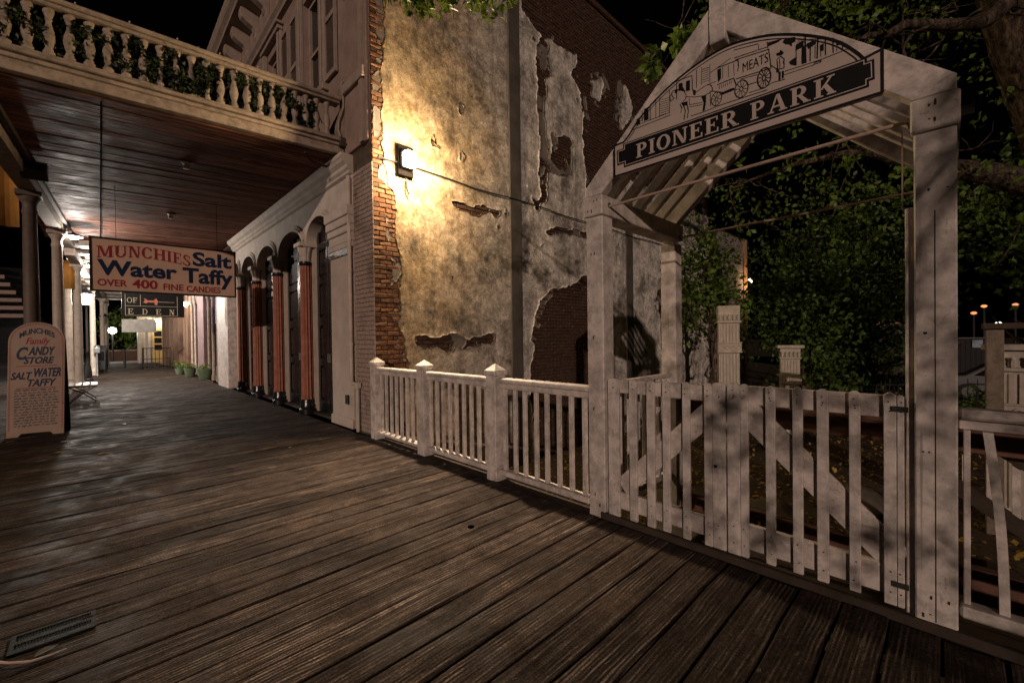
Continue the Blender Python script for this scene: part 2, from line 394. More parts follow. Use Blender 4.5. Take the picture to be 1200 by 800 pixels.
# ------------------------------------------------------------------ geometry helpers
WM = {}
class MB:
    def __init__(s):
        s.v = []
        s.f = []
    def add(s, vs, fs):
        o = len(s.v)
        s.v += [tuple(map(float, p)) for p in vs]
        s.f += [tuple(i + o for i in f) for f in fs]
        return s
    def box(s, x0, x1, y0, y1, z0, z1):
        return s.add([(x0, y0, z0), (x1, y0, z0), (x1, y1, z0), (x0, y1, z0), (x0, y0, z1), (x1, y0, z1), (x1, y1, z1), (x0, y1, z1)],
                     [(0, 3, 2, 1), (4, 5, 6, 7), (0, 1, 5, 4), (1, 2, 6, 5), (2, 3, 7, 6), (3, 0, 4, 7)])
    def bar(s, p0, p1, wd, th, up=(0, 0, 1)):
        """rectangular bar from p0 to p1; wd across (perp. to up), th along up"""
        p0, p1 = Vector(p0), Vector(p1)
        d = (p1 - p0).normalized()
        a = d.cross(Vector(up)).normalized()
        b = a.cross(d).normalized()
        a = a * wd / 2
        b = b * th / 2
        vs = [p0 - a - b, p0 + a - b, p0 + a + b, p0 - a + b, p1 - a - b, p1 + a - b, p1 + a + b, p1 - a + b]
        return s.add(vs, [(0, 1, 2, 3), (7, 6, 5, 4), (0, 4, 5, 1), (1, 5, 6, 2), (2, 6, 7, 3), (3, 7, 4, 0)])
    def tube(s, pts, r, n=8, caps=True):
        pts = [Vector(p) for p in pts]
        rs = r if isinstance(r, (list, tuple)) else [r] * len(pts)
        o = len(s.v)
        prev = None
        for i, p in enumerate(pts):
            d = (pts[min(i + 1, len(pts) - 1)] - pts[max(i - 1, 0)]).normalized()
            if prev is None:
                a = d.cross(Vector((0, 0, 1)))
                if a.length < 1e-3: a = d.cross(Vector((1, 0, 0)))
            else:
                a = prev - d * prev.dot(d)
            a.normalize()
            prev = a
            b = d.cross(a)
            for k in range(n):
                t = 2 * math.pi * k / n
                s.v.append(tuple(p + (a * math.cos(t) + b * math.sin(t)) * rs[i]))
        for i in range(len(pts) - 1):
            for k in range(n):
                k2 = (k + 1) % n
                s.f.append((o + i * n + k, o + i * n + k2, o + (i + 1) * n + k2, o + (i + 1) * n + k))
        if caps:
            s.f.append(tuple(o + k for k in range(n))[::-1])
            s.f.append(tuple(o + (len(pts) - 1) * n + k for k in range(n)))
        return s
    def lathe(s, prof, c=(0, 0, 0), n=16, flute=0.0, fn=12):
        o = len(s.v)
        for r, z in prof:
            for k in range(n):
                t = 2 * math.pi * k / n
                rr = r * (1 - flute * (0.5 + 0.5 * math.cos(t * fn)))
                s.v.append((c[0] + rr * math.cos(t), c[1] + rr * math.sin(t), c[2] + z))
        m = len(prof)
        for i in range(m - 1):
            for k in range(n):
                k2 = (k + 1) % n
                s.f.append((o + i * n + k, o + i * n + k2, o + (i + 1) * n + k2, o + (i + 1) * n + k))
        s.f.append(tuple(o + k for k in range(n))[::-1])
        s.f.append(tuple(o + (m - 1) * n + k for k in range(n)))
        return s
    def prism(s, poly, o, u, v, d):
        """polygon (a,b) in plane o + a*u + b*v, extruded by vector d"""
        o, u, v, d = Vector(o), Vector(u), Vector(v), Vector(d)
        n = len(poly)
        A = [o + u * a + v * b for a, b in poly]
        vs = A + [p + d for p in A]
        fs = [tuple(range(n))[::-1], tuple(range(n, 2 * n))]
        fs += [(i, (i + 1) % n, (i + 1) % n + n, i + n) for i in range(n)]
        return s.add(vs, fs)
    def mesh(s, name, origin):
        me = bpy.data.meshes.new(name)
        ox, oy, oz = origin
        me.from_pydata([(a - ox, b - oy, c - oz) for a, b, c in s.v], [], s.f)
        bm = bmesh.new()
        bm.from_mesh(me)
        bmesh.ops.recalc_face_normals(bm, faces=bm.faces)
        bm.to_mesh(me)
        bm.free()
        return me
    def build(s, name, mat, parent=None, smooth=False, bevel=0.0, origin=None, seg=1):
        if origin is None:
            a = np.array(s.v)
            lo, hi = a.min(0), a.max(0)
            origin = (float((lo[0] + hi[0]) / 2), float((lo[1] + hi[1]) / 2), float(lo[2]))
        me = s.mesh(name, origin)
        me.materials.append(MT[mat] if isinstance(mat, str) else mat)
        if smooth:
            me.polygons.foreach_set('use_smooth', [True] * len(me.polygons))
            if smooth != 'all':
                me.set_sharp_from_angle(angle=R(40))
        o = bpy.data.objects.new(name, me)
        COL.objects.link(o)
        place(o, Matrix.Translation(origin), parent)
        if bevel:
            m = o.modifiers.new('bevel', 'BEVEL')
            m.width = bevel
            m.segments = seg
            m.limit_method = 'ANGLE'
            m.angle_limit = R(40)
        return o

def place(o, mat, parent=None):
    o.matrix_basis = mat
    WM[o.name] = mat.copy()
    if parent is not None:
        o.parent = parent
        o.matrix_parent_inverse = WM[parent.name].inverted()

def inst(name, me, mat4, parent, mat=None):
    o = bpy.data.objects.new(name, me)
    COL.objects.link(o)
    place(o, mat4, parent)
    return o

def root(name, loc, label, cat, group=None):
    o = bpy.data.objects.new(name, None)
    o.empty_display_size = 0.1
    COL.objects.link(o)
    place(o, Matrix.Translation(loc))
    return tag(o, label, cat, group)

def tag(o, label, cat, group=None):
    o['label'] = label
    o['category'] = cat
    if group: o['group'] = group
    return o

def struct(o):
    o['kind'] = 'structure'
    return o

def stuff(o):
    o['kind'] = 'stuff'
    return o

def light(name, loc, energy, col, parent=None, size=0.05, typ='POINT', **kw):
    d = bpy.data.lights.new(name, typ)
    d.energy = energy
    d.color = col
    if typ in ('POINT', 'SPOT'): d.shadow_soft_size = size
    for k, v in kw.items(): setattr(d, k, v)
    o = bpy.data.objects.new(name, d)
    COL.objects.link(o)
    place(o, Matrix.Translation(loc), parent)
    return o

def array_mesh(name, V, F, mat, parent=None, origin=(0, 0, 0)):
    """V (n,3) F (m,4 or 3) numpy arrays straight to a mesh"""
    me = bpy.data.meshes.new(name)
    V = V - np.array(origin)
    k = F.shape[1]
    me.vertices.add(len(V))
    me.vertices.foreach_set('co', V.astype(np.float32).ravel())
    me.loops.add(F.size)
    me.loops.foreach_set('vertex_index', F.astype(np.int32).ravel())
    me.polygons.add(len(F))
    me.polygons.foreach_set('loop_start', np.arange(0, F.size, k, dtype=np.int32))
    me.polygons.foreach_set('loop_total', np.full(len(F), k, dtype=np.int32))
    me.update(calc_edges=True)
    me.validate()
    me.materials.append(MT[mat] if isinstance(mat, str) else mat)
    o = bpy.data.objects.new(name, me)
    COL.objects.link(o)
    place(o, Matrix.Translation(origin), parent)
    return o

def leaves(P, size, up=0.4, var=0.5, droop=0.3):
    """leaf-shaped faces (two quads folded on the midrib) at points P"""
    n = len(P)
    d = rng.normal(size=(n, 3))
    d[:, 2] -= droop
    d /= np.linalg.norm(d, axis=1)[:, None]
    nn = rng.normal(size=(n, 3))
    nn[:, 2] += up
    a = np.cross(d, nn)
    a /= np.linalg.norm(a, axis=1)[:, None] + 1e-9
    nrm = np.cross(a, d)
    s = size * (1 - var / 2 + var * rng.random(n))[:, None]
    base = P
    tip = P + d * s
    mid = P + d * s * 0.45
    l = mid + a * s * 0.34 + nrm * s * 0.10
    r = mid - a * s * 0.34 + nrm * s * 0.10
    V = np.stack([base, l, tip, r], 1).reshape(-1, 3)
    F = (np.arange(n)[:, None] * 4 + np.array([[0, 1, 2, 3]]))
    T = np.concatenate([F[:, [0, 1, 2]], F[:, [0, 2, 3]]])
    return V, T

def clumps(centers, per, spread):
    """points gathered in clumps round the given centres"""
    out = []
    for c, rad in centers:
        k = max(3, int(per * (rad / 0.5) ** 2))
        q = rng.normal(size=(k, 3))
        q /= np.linalg.norm(q, axis=1)[:, None]
        q *= (rng.random(k) ** 0.5)[:, None] * rad * spread
        out.append(np.array(c) + q)
    return np.concatenate(out)

def crown_points(c, rad, nclump, per, cr=(0.25, 0.6), seed=0, hollow=0.55):
    g = np.random.default_rng(seed)
    q = g.normal(size=(nclump, 3))
    q /= np.linalg.norm(q, axis=1)[:, None]
    q *= (hollow + (1 - hollow) * g.random(nclump))[:, None]
    cs = np.array(c) + q * np.array(rad)
    return clumps([(tuple(p), g.uniform(*cr)) for p in cs], per, 1.0)

# value noise on numpy arrays
_NG = np.random.default_rng(3).random((256, 256))
def vnoise(x, y):
    xi, yi = np.floor(x).astype(int), np.floor(y).astype(int)
    fx, fy = x - xi, y - yi
    fx, fy = fx * fx * (3 - 2 * fx), fy * fy * (3 - 2 * fy)
    g = lambda i, j: _NG[i % 256, j % 256]
    return (g(xi, yi) * (1 - fx) + g(xi + 1, yi) * fx) * (1 - fy) + (g(xi, yi + 1) * (1 - fx) + g(xi + 1, yi + 1) * fx) * fy
def fbm(x, y, o=4):
    s, a, t = 0, 1, 0
    for k in range(o):
        s = s + a * vnoise(x * 2 ** k + 17 * k, y * 2 ** k + 31 * k)
        t += a
        a *= 0.55
    return s / t - 0.5
def inpoly(x, y, poly):
    r = np.zeros(np.shape(x), bool)
    n = len(poly)
    for i in range(n):
        x0, y0 = poly[i]
        x1, y1 = poly[(i + 1) % n]
        if y0 == y1: continue
        c = ((y0 > y) != (y1 > y)) & (x < (x1 - x0) * (y - y0) / (y1 - y0) + x0)
        r ^= c
    return r

# ------------------------------------------------------------------ lettering
def text_mesh(body, bold=0.0, shear=0.0, spacing=1.0):
    cu = bpy.data.curves.new('t', 'FONT')
    cu.body = body
    cu.size = 1.0
    cu.offset = bold
    cu.shear = shear
    cu.space_character = spacing
    cu.extrude = 0.004
    cu.resolution_u = 4
    ob = bpy.data.objects.new('t', cu)
    COL.objects.link(ob)
    dg = bpy.context.evaluated_depsgraph_get()
    me = bpy.data.meshes.new_from_object(ob.evaluated_get(dg))
    bpy.data.objects.remove(ob)
    V = [tuple(v.co) for v in me.vertices]
    F = [tuple(p.vertices) for p in me.polygons]
    bpy.data.meshes.remove(me)
    return V, F

def lettering(body, box, frame, mat, parent, bold=0.0, shear=0.0, name='lettering', depth=0.003, warp=None, spacing=1.0):
    """text fitted to box (u0,u1,v0,v1) on a frame (origin,u,v,normal)"""
    V, F = text_mesh(body, bold, shear, spacing)
    a = np.array(V)
    lo, hi = a.min(0), a.max(0)
    u0, u1, v0, v1 = box
    o, u, v, n = [Vector(q) for q in frame]
    pts = []
    for p in a:
        uu = u0 + (p[0] - lo[0]) / (hi[0] - lo[0]) * (u1 - u0)
        vv = v0 + (p[1] - lo[1]) / (hi[1] - lo[1]) * (v1 - v0)
        if warp: uu, vv = warp(uu, vv)
        ww = depth * (1 if p[2] > 0 else 0)
        pts.append(o + u * uu + v * vv + n * (ww + 0.0005))
    mb = MB()
    mb.add(pts, F)
    return mb.build(name, mat, parent)

def stroke_polys(pts, wdt):
    out = []
    for (x0, y0), (x1, y1) in zip(pts[:-1], pts[1:]):
        L = math.hypot(x1 - x0, y1 - y0)
        if L < 1e-6: continue
        nx, ny = -(y1 - y0) / L * wdt / 2, (x1 - x0) / L * wdt / 2
        ex, ey = (x1 - x0) / L * wdt * 0.25, (y1 - y0) / L * wdt * 0.25
        out.append([(x0 - ex + nx, y0 - ey + ny), (x0 - ex - nx, y0 - ey - ny), (x1 + ex - nx, y1 + ey - ny), (x1 + ex + nx, y1 + ey + ny)])
    return out

def ring(cx, cy, ro, ri, a0, a1, n=14):
    out = []
    for k in range(n):
        t0 = R(a0 + (a1 - a0) * k / n)
        t1 = R(a0 + (a1 - a0) * (k + 1) / n)
        P = lambda r, t: (cx + r[0] * math.cos(t), cy + r[1] * math.sin(t))
        out.append([P(ri, t0), P(ro, t0), P(ro, t1), P(ri, t1)])
    return out

def rect(x0, x1, y0, y1): return [(x0, y0), (x1, y0), (x1, y1), (x0, y1)]

def glyph(ch, s=0.20, t=0.09, h=0.075):
    S = []
    if ch == 'I': return 0.42, [rect(.11, .11 + s, h, 1 - h), rect(0, .42, 0, h), rect(0, .42, 1 - h, 1)]
    if ch in 'PR':
        S = [rect(.1, .1 + s, h, 1 - h), rect(0, .42, 0, h), rect(0, .1 + s, 1 - h, 1), rect(.1 + s, .42, 1 - t, 1), rect(.1 + s, .42, .44, .44 + t)]
        S += ring(.42, .72, (.33, .28), (.33 - s, .28 - t), -90, 90)
        if ch == 'R':
            S += [[(.36, .46), (.56, .46), (.86, h), (.62, h)], rect(.62, .95, 0, h)]
            return 0.95, S
        return 0.77, S
    if ch in 'EF':
        S = [rect(.1, .1 + s, h, 1 - h), rect(0, .1 + s, 1 - h, 1), rect(.1 + s, .72, 1 - h, 1), rect(.1 + s, .55, .47, .47 + t), rect(.65, .72, .74, 1 - h), rect(.50, .56, .38, .47), rect(.50, .56, .47 + t, .66)]
        if ch == 'E':
            S += [rect(0, .76, 0, h), rect(.69, .76, h, .28)]
        else:
            S += [rect(0, .42, 0, h)]
        return 0.78, S
    if ch == 'O': return 0.90, ring(.45, .5, (.45, .52), (.45 - s, .52 - t), 0, 360, 24)
    if ch == 'D':
        return 0.88, [rect(.1, .1 + s, h, 1 - h), rect(0, .36, 0, h), rect(0, .36, 1 - h, 1)] + ring(.36, .5, (.50, .5), (.50 - s, .5 - t), -90, 90)
    if ch == 'N':
        return 0.95, [rect(.1, .1 + t, h, 1 - h), rect(0, .3, 0, h), rect(0, .16, 1 - h, 1), [(.12, 1), (.34, 1), (.85, 0), (.63, 0)], rect(.76, .76 + t, .0 + .12, 1 - h), rect(.66, .95, 1 - h, 1)]
    if ch == 'A':
        return 0.98, [[(.12, h), (.21, h), (.53, 1), (.44, 1)], [(.44, 1), (.60, 1), (.90, h), (.66, h)], rect(.25, .72, .28, .28 + t), rect(0, .32, 0, h), rect(.58, .98, 0, h)]
    if ch == 'K':
        return 0.98, [rect(.1, .1 + s, h, 1 - h), rect(0, .42, 0, h), rect(0, .42, 1 - h, 1), [(.3, .40), (.38, .36), (.80, 1 - h), (.70, 1 - h)], [(.40, .55), (.56, .66), (.92, h), (.66, h)], rect(.58, .92, 1 - h, 1), rect(.58, .98, 0, h)]
    if ch == 'M':
        return 1.2, [rect(.1, .1 + t, h, 1 - h), rect(0, .3, 0, h), rect(0, .2, 1 - h, 1), [(.14, 1), (.36, 1), (.68, .1), (.5, .1)], [(.56, .1), (.66, .1), (.98, 1), (.88, 1)], rect(.90, .90 + s, h, 1 - h), rect(.80, 1.2, 0, h), rect(.90, 1.2, 1 - h, 1)]
    if ch == 'U':
        return 1.0, [rect(.1, .1 + s, .32, 1 - h), rect(0, .42, 1 - h, 1), rect(.78, .78 + t, .32, 1 - h), rect(.66, 1.0, 1 - h, 1)] + ring(.485, .32, (.385, .34), (.22, .23), 180, 360)
    if ch == 'C':
        return 0.88, ring(.47, .5, (.47, .52), (.25, .42), 42, 318, 22) + [rect(.74, .82, .66, .92), rect(.74, .82, .10, .28)]
    if ch == 'H':
        return 1.02, [rect(.1, .1 + s, h, 1 - h), rect(.72, .72 + s, h, 1 - h), rect(.3, .72, .46, .46 + t), rect(0, .42, 0, h), rect(0, .42, 1 - h, 1), rect(.60, 1.02, 0, h), rect(.60, 1.02, 1 - h, 1)]
    if ch == 'S':
        return 0.74, ring(.36, .745, (.30, .27), (.13, .17), 40, 215, 12) + ring(.37, .255, (.33, .27), (.15, .17), -145, 40, 12) + [[(.11, .62), (.24, .70), (.63, .42), (.50, .32)], rect(.58, .65, .70, .96), rect(.05, .12, .04, .32)]
    return 0.45, []

def serif_text(body, box, frame, mat, parent, gap=0.12, s=0.20, t=0.09, warp=None, name='lettering', lift=0.0004):
    glyphs = []
    x = 0
    for ch in body:
        wd, P = glyph(ch, s, t)
        glyphs += [[(a + x, b) for a, b in p] for p in P]
        x += wd + gap
    tot = x - gap
    u0, u1, v0, v1 = box
    o, u, v, n = [Vector(q) for q in frame]
    mb = MB()
    for i, p in enumerate(glyphs):
        q = [(u0 + a / tot * (u1 - u0), v0 + b * (v1 - v0)) for a, b in p]
        if warp: q = [warp(*c) for c in q]
        mb.prism(q, o, u, v, n * (0.003 + lift * (i % 9)))
    return mb.build(name, mat, parent)
# ================================================================== THE SETTING
GZ = -1.15                                            # the park lies below the boardwalk
struct(MB().box(-150, 250, -150, 250, GZ - 0.3, GZ).build('ground', 'ground'))
struct(MB().box(-60, -2.75, -40, 46, GZ + 0.004, -0.16).build('street', 'asphalt'))
struct(MB().box(-60, 60, 46, 90, GZ + 0.004, -0.12).build('cross_street', 'asphalt'))
struct(MB().box(-2.7, 60, 41.5, 45.9, GZ + 0.004, -0.02).build('pavement', 'paving'))

# ---- boardwalk: joists below, one object for each near plank
mb = MB()
for y in np.arange(-1.8, 41.4, 1.2):
    mb.box(-2.6, 2.9, y - 0.04, y + 0.04, -0.26, -0.062)
for x in (-2.6, -1.2, 0.2, 1.6, 2.78):
    mb.box(x - 0.05, x + 0.05, -1.9, 41.4, -0.50, -0.268)
for y in np.arange(-1.5, 41, 3):
    for x in (-2.6, 0.2, 2.78): mb.box(x - 0.09, x + 0.09, y - 0.09, y + 0.09, GZ, -0.505)
board = struct(mb.build('boardwalk', 'old_wood', origin=(0, 0, 0)))

PW, PG = 0.186, 0.011
def plank_mesh(k, x0, x1, hole=None):
    g = np.random.default_rng(100 + k)
    me = bpy.data.meshes.new('plank')
    n = 15
    xs = np.linspace(x0, x1, n)
    hw = PW / 2
    V, F = [], []
    bev = 0.006
    jl, jr, jz = g.normal(0, .0032, n), g.normal(0, .0032, n), g.normal(0, .0016, n)
    for i, x in enumerate(xs):
        for (yy, zz) in ((-hw + jl[i], -0.045), (-hw + jl[i], -bev), (-hw + bev + jl[i], 0), (0, jz[i] * .6), (hw - bev + jr[i], 0), (hw + jr[i], -bev), (hw + jr[i], -0.045)):
            V.append((x, yy, zz + (jz[i] if zz > -0.04 else 0)))
    m = 7
    for i in range(n - 1):
        for j in range(m):
            j2 = (j + 1) % m
            F.append((i * m + j, (i + 1) * m + j, (i + 1) * m + j2, i * m + j2))
    F.append(tuple(range(m)))
    F.append(tuple((n - 1) * m + j for j in range(m))[::-1])
    me.from_pydata(V, [], F)
    me.materials.append(MT['deck'])
    return me
PM = [plank_mesh(k, -2.65, 2.93) for k in range(6)]
y = -1.86
i = 0
planks = []
while y < 12.6:
    o = inst('plank', PM[i % 6], Matrix.Translation((random.uniform(-.015, .012), y, random.uniform(-.003, .003))) @ Matrix.Rotation(R(random.uniform(-.35, .35)), 4, 'X') @ Matrix.Rotation(R(random.uniform(-.05, .05)), 4, 'Z') @ Matrix.Rotation(math.pi if random.random() < .5 and False else 0, 4, 'Z'), board)
    planks.append((y, o))
    y += PW + PG + random.uniform(-.005, .005)
    i += 1
# planks too far to tell apart, still real boards
mb = MB()
while y < 41.3:
    dz = random.uniform(-.003, .003)
    mb.box(-2.65, 2.93, y - PW / 2, y + PW / 2, -0.045, dz)
    y += PW + PG
stuff(mb.build('plank_run', 'deck', board, origin=(0, 20, 0)))
# flat black disc painted as the shade of a knot hole, and nail heads in rows over the joists
mb = MB()
for yy, o in planks:
    if yy > 7: break
    for xj in (-0.9, 0.2, 1.6, 2.78):
        for dy in (-.05, .05):
            mb.lathe([(0.0045, -0.0005), (0.0045, 0.0022)], (xj + random.uniform(-.02, .02), yy + dy + random.uniform(-.01, .01), 0.002), 6)
stuff(mb.build('nail_head', 'nail', board))
yh, oh = min(planks, key=lambda q: abs(q[0] - 2.635))
MB().lathe([(0.027, -0.04), (0.027, 0.0035)], (2.087, 2.635, 0), 14).build('knot_hole_shade', 'hole_shade', board)
# dark sill plank under the fence and gate
MB().box(2.94, 3.10, -1.9, 6.2, -0.20, -0.012).build('edge_beam', 'old_wood', board, bevel=.006)
MB().box(2.945, 2.985, -1.9, 2.0, -0.008, 0.045).build('kerb_board', 'old_wood', board, bevel=.006)

# ================================================================== THE BRICK BUILDING
bb = root('brick_building', (3.05, 6.15, 0), 'old two-storey brick building with peeling plaster side wall and arched doors', 'building')
TOPZ = 9.82
MB().box(3.30, 16.2, 6.20, 17.4, GZ, TOPZ - .02).build('wall_core', 'mortar', bb)
MB().box(3.06, 3.295, 6.20, 6.86, GZ, 8.3).build('corner_core', 'mortar', bb)

PLAST = dict(
 corner=[(2.9, 9.9), (3.30, 9.9), (3.3, 8.33), (3.26, 6.8), (3.27, 6.27), (3.22, 5.79), (3.23, 4.9), (3.17, 4.54), (3.28, 4.47), (3.17, 4.28), (3.32, 3.92), (3.48, 3.86), (3.48, 3.35), (3.46, 2.83), (3.46, 2.27), (3.56, 1.52), (3.6, 0.96), (3.54, 0.77), (3.5, -1.2), (2.9, -1.2)],
 upper=[(6.37, 10.2), (6.37, 8.76), (6.41, 8.32), (6.75, 8.19), (7.11, 8.06), (7.84, 8.12), (8.27, 8.27), (8.27, 8.01), (8.07, 7.66), (8.44, 7.39), (8.5, 6.79), (8.61, 5.66), (8.66, 4.73), (8.93, 4.79), (9.37, 5.54), (10.64, 5.86), (17, 5.9), (17, 10.2)],
 chase=[(6.87, 8.08), (7.11, 8.1), (7.27, 7.92), (7.26, 7.28), (7.15, 7.17), (7.13, 6.1), (7.17, 5.2), (7.1, 4.41), (6.87, 4.36), (6.87, 6.02)],
 patch=[(7.29, 5.98), (7.98, 6.17), (8.06, 5.36), (7.67, 5.22), (7.17, 5.16)],
 brk=[(4.57, 4.0), (4.94, 3.99), (5.66, 4.01), (5.61, 3.91), (5.16, 3.82), (4.61, 3.86)],
 hole=[(4.08, 4.87), (4.18, 4.9), (4.25, 4.81), (4.38, 4.79), (4.31, 4.75), (4.15, 4.78)],
 mid=[(7.09, 3.88), (7.53, 4.03), (8.64, 4.02), (8.64, 3.9), (7.65, 3.92), (7.19, 3.76)],
 lowarch=[(6.6, -1.2), (6.59, 0.68), (6.64, 1.82), (6.83, 2.33), (7.22, 2.56), (7.98, 2.7), (8.6, 2.99), (8.9, 2.8), (9.0, -1.2)],
 lowred=[(3.77, 1.57), (4.27, 1.60), (4.86, 1.51), (5.53, 1.58), (5.55, 1.40), (4.86, 1.30), (4.11, 1.32), (3.8, 1.37)],
 far=[(12.2, 2.9), (13.2, 3.1), (13.3, 1.2), (12.5, 0.8)])
ISLE = dict(C=[(8.92, 7.86), (9.27, 8.08), (9.45, 7.95), (9.19, 7.46), (8.91, 7.5)], D=[(10.35, 8.31), (10.6, 8.32), (10.86, 8.07), (10.76, 7.67), (10.33, 7.0), (10.2, 7.13)],
            E=[(7.2, 5.0), (8.0, 5.1), (8.1, 5.7), (8.3, 6.0), (8.5, 5.6), (8.5, 4.6), (8.1, 4.3), (7.2, 4.5)])
def plastered(x, z):
    wx = x + 0.26 * fbm(x * 2.6, z * 2.6 + 9) + 0.05 * fbm(x * 13, z * 13)
    wz = z + 0.26 * fbm(x * 2.6 + 40, z * 2.6) + 0.05 * fbm(x * 13 + 7, z * 13 + 3)
    m = np.ones(np.shape(x), bool)
    for p in PLAST.values(): m &= ~inpoly(wx, wz, p)
    m &= ~((fbm(x * 2.3 + 3, z * 2.3 + 8, 5) > 0.30))
    for p in ISLE.values(): m |= inpoly(wx, wz, p)
    m &= ~inpoly(x + 0 * z, z, [(2.9, 10), (3.13, 10), (3.13, -1.2), (2.9, -1.2)])
    return m

xs = [3.08]
while xs[-1] < 16.15: xs.append(xs[-1] + 0.030 + 0.0040 * (xs[-1] - 3))
xs = np.array(xs)
zs = np.arange(GZ, TOPZ - 0.03, 0.036)
GX, GZZ = np.meshgrid((xs[:-1] + xs[1:]) / 2, (zs[:-1] + zs[1:]) / 2, indexing='ij')
mask = plastered(GX, GZZ)
VX, VZ = np.meshgrid(xs, zs, indexing='ij')
jit = np.random.default_rng(5)
dx = np.gradient(xs)[:, None]
nx, nz = VX.shape
idx = np.arange(nx * nz).reshape(nx, nz)
N = nx * nz
def coat(mask, yf, yb, name, mat):
    """a coat of plaster with ragged, softened edges and real thickness"""
    I, J = np.nonzero(mask)
    F = [np.stack([idx[I, J], idx[I + 1, J], idx[I + 1, J + 1], idx[I, J + 1]], 1)]
    pm = np.pad(mask, 1)
    c = pm[1:-1, 1:-1]
    E = []
    def rim(sel, a, b):
        i, j = np.nonzero(sel)
        A, B = a(i, j), b(i, j)
        E.append(np.stack([A, B], 1))
        F.append(np.stack([A, B, B + N, A + N], 1))
    rim(c & ~pm[:-2, 1:-1], lambda i, j: idx[i, j + 1], lambda i, j: idx[i, j])
    rim(c & ~pm[2:, 1:-1], lambda i, j: idx[i + 1, j], lambda i, j: idx[i + 1, j + 1])
    rim(c & ~pm[1:-1, :-2], lambda i, j: idx[i, j], lambda i, j: idx[i + 1, j])
    rim(c & ~pm[1:-1, 2:], lambda i, j: idx[i + 1, j + 1], lambda i, j: idx[i, j + 1])
    E = np.concatenate(E)
    X2, Z2 = VX.copy().ravel(), VZ.copy().ravel()
    for it in range(2):
        sx, sz, cn = np.zeros(N), np.zeros(N), np.zeros(N)
        for a_, b_ in ((E[:, 0], E[:, 1]), (E[:, 1], E[:, 0])):
            np.add.at(sx, a_, X2[b_])
            np.add.at(sz, a_, Z2[b_])
            np.add.at(cn, a_, 1)
        k = cn > 1
        X2[k] = .55 * X2[k] + .45 * sx[k] / cn[k]
        Z2[k] = .55 * Z2[k] + .45 * sz[k] / cn[k]
    X2 += ((jit.random(VX.shape) - .5) * dx * 0.45).ravel()
    Z2 += (jit.random(N) - .5) * 0.016
    Y2 = (yf - 0.022 * fbm(VX * .9, VZ * .9, 4) - 0.008 * fbm(VX * 5, VZ * 5, 3)).ravel()
    fr = np.stack([X2, Y2, Z2], -1)
    bk = fr.copy()
    bk[:, 1] = yb
    V = np.concatenate([fr, bk])
    F = np.concatenate(F)
    used = np.unique(F)
    remap = np.full(len(V), -1)
    remap[used] = np.arange(len(used))
    return array_mesh(name, V[used], remap[F], mat, bb, origin=(9, 6.15, GZ))
pl = coat(mask, 6.151, 6.196, 'plaster', 'plaster')
dil = mask.copy()
for _ in range(5):
    q = np.pad(dil, 1)
    dil = dil | q[:-2, 1:-1] | q[2:, 1:-1] | q[1:-1, :-2] | q[1:-1, 2:]
under = dil & (fbm(GX * 1.7 + 5, GZZ * 1.7, 4) + .5 * fbm(GX * 7, GZZ * 7, 3) > 0.04)
sc_coat = coat(under, 6.163, 6.197, 'scratch_coat', 'scratch')
pl['label'] = 'peeling stained plaster coat'

# bricks: the near corner ones each an object, the rest of the bare brickwork joined
BL, BH, CO = 0.205, 0.064, 0.0745
bm_one = []
for k in range(5):
    b = MB()
    g = np.random.default_rng(k)
    j = lambda s: float(g.normal(0, s))
    x0, x1, z0, z1 = -BL / 2, BL / 2, 0, BH
    fx = 0.010
    b.add([(x0, 0.05, z0), (x1, 0.05, z0), (x1, 0.05, z1), (x0, 0.05, z1),
           (x0 + j(.002), 0.006, z0), (x1 + j(.002), 0.006, z0), (x1 + j(.002), 0.006, z1 + j(.002)), (x0 + j(.002), 0.006, z1 + j(.002)),
           (x0 + fx, j(.003), z0 + fx * .8), (x1 - fx, j(.003), z0 + fx * .8), (x1 - fx, j(.003), z1 - fx * .8), (x0 + fx, j(.003), z1 - fx * .8)],
          [(0, 1, 5, 4), (1, 2, 6, 5), (2, 3, 7, 6), (3, 0, 4, 7), (4, 5, 9, 8), (5, 6, 10, 9), (6, 7, 11, 10), (7, 4, 8, 11), (8, 9, 10, 11), (0, 3, 2, 1)])
    me = b.mesh('brick', (0, 0, 0))
    me.materials.append(MT['brick'])
    bm_one.append(me)
cand = []
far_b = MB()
row = 0
z = GZ + 0.02
while z < TOPZ - 0.1:
    off = (row % 2) * (BL + 0.01) / 2
    X = np.arange(3.155 + off, 16.1, BL + 0.0105)
    cov = plastered(X, np.full_like(X, z + BH / 2)) & plastered(X - .1, np.full_like(X, z + BH / 2)) & plastered(X + .1, np.full_like(X, z + BH / 2))
    for x in X[~cov]:
        d = (x * x + 36 + (z - 1.5) ** 2)
        cand.append((float(x), z, x < 3.75 and 0.6 < z < 7.2))
    if row % 2 == 1:
        inst('brick', random.choice(bm_one), Matrix.Translation((3.105, 6.166 + random.uniform(-.004, .008), z)) @ Matrix.Diagonal((.43, 1, 1, 1)), bb) if .6 < z < 7.0 and row % 4 == 1 else far_b.box(3.062, 3.148, 6.168 + random.uniform(-.003, .006), 6.21, z, z + BH)
    z += CO
    row += 1
near = [q for q in cand if q[2]]
near.sort(key=lambda q: (q[0] - 3) * 3 + abs(q[1] - 3.2))
pick = set((q[0], q[1]) for q in near[:255])
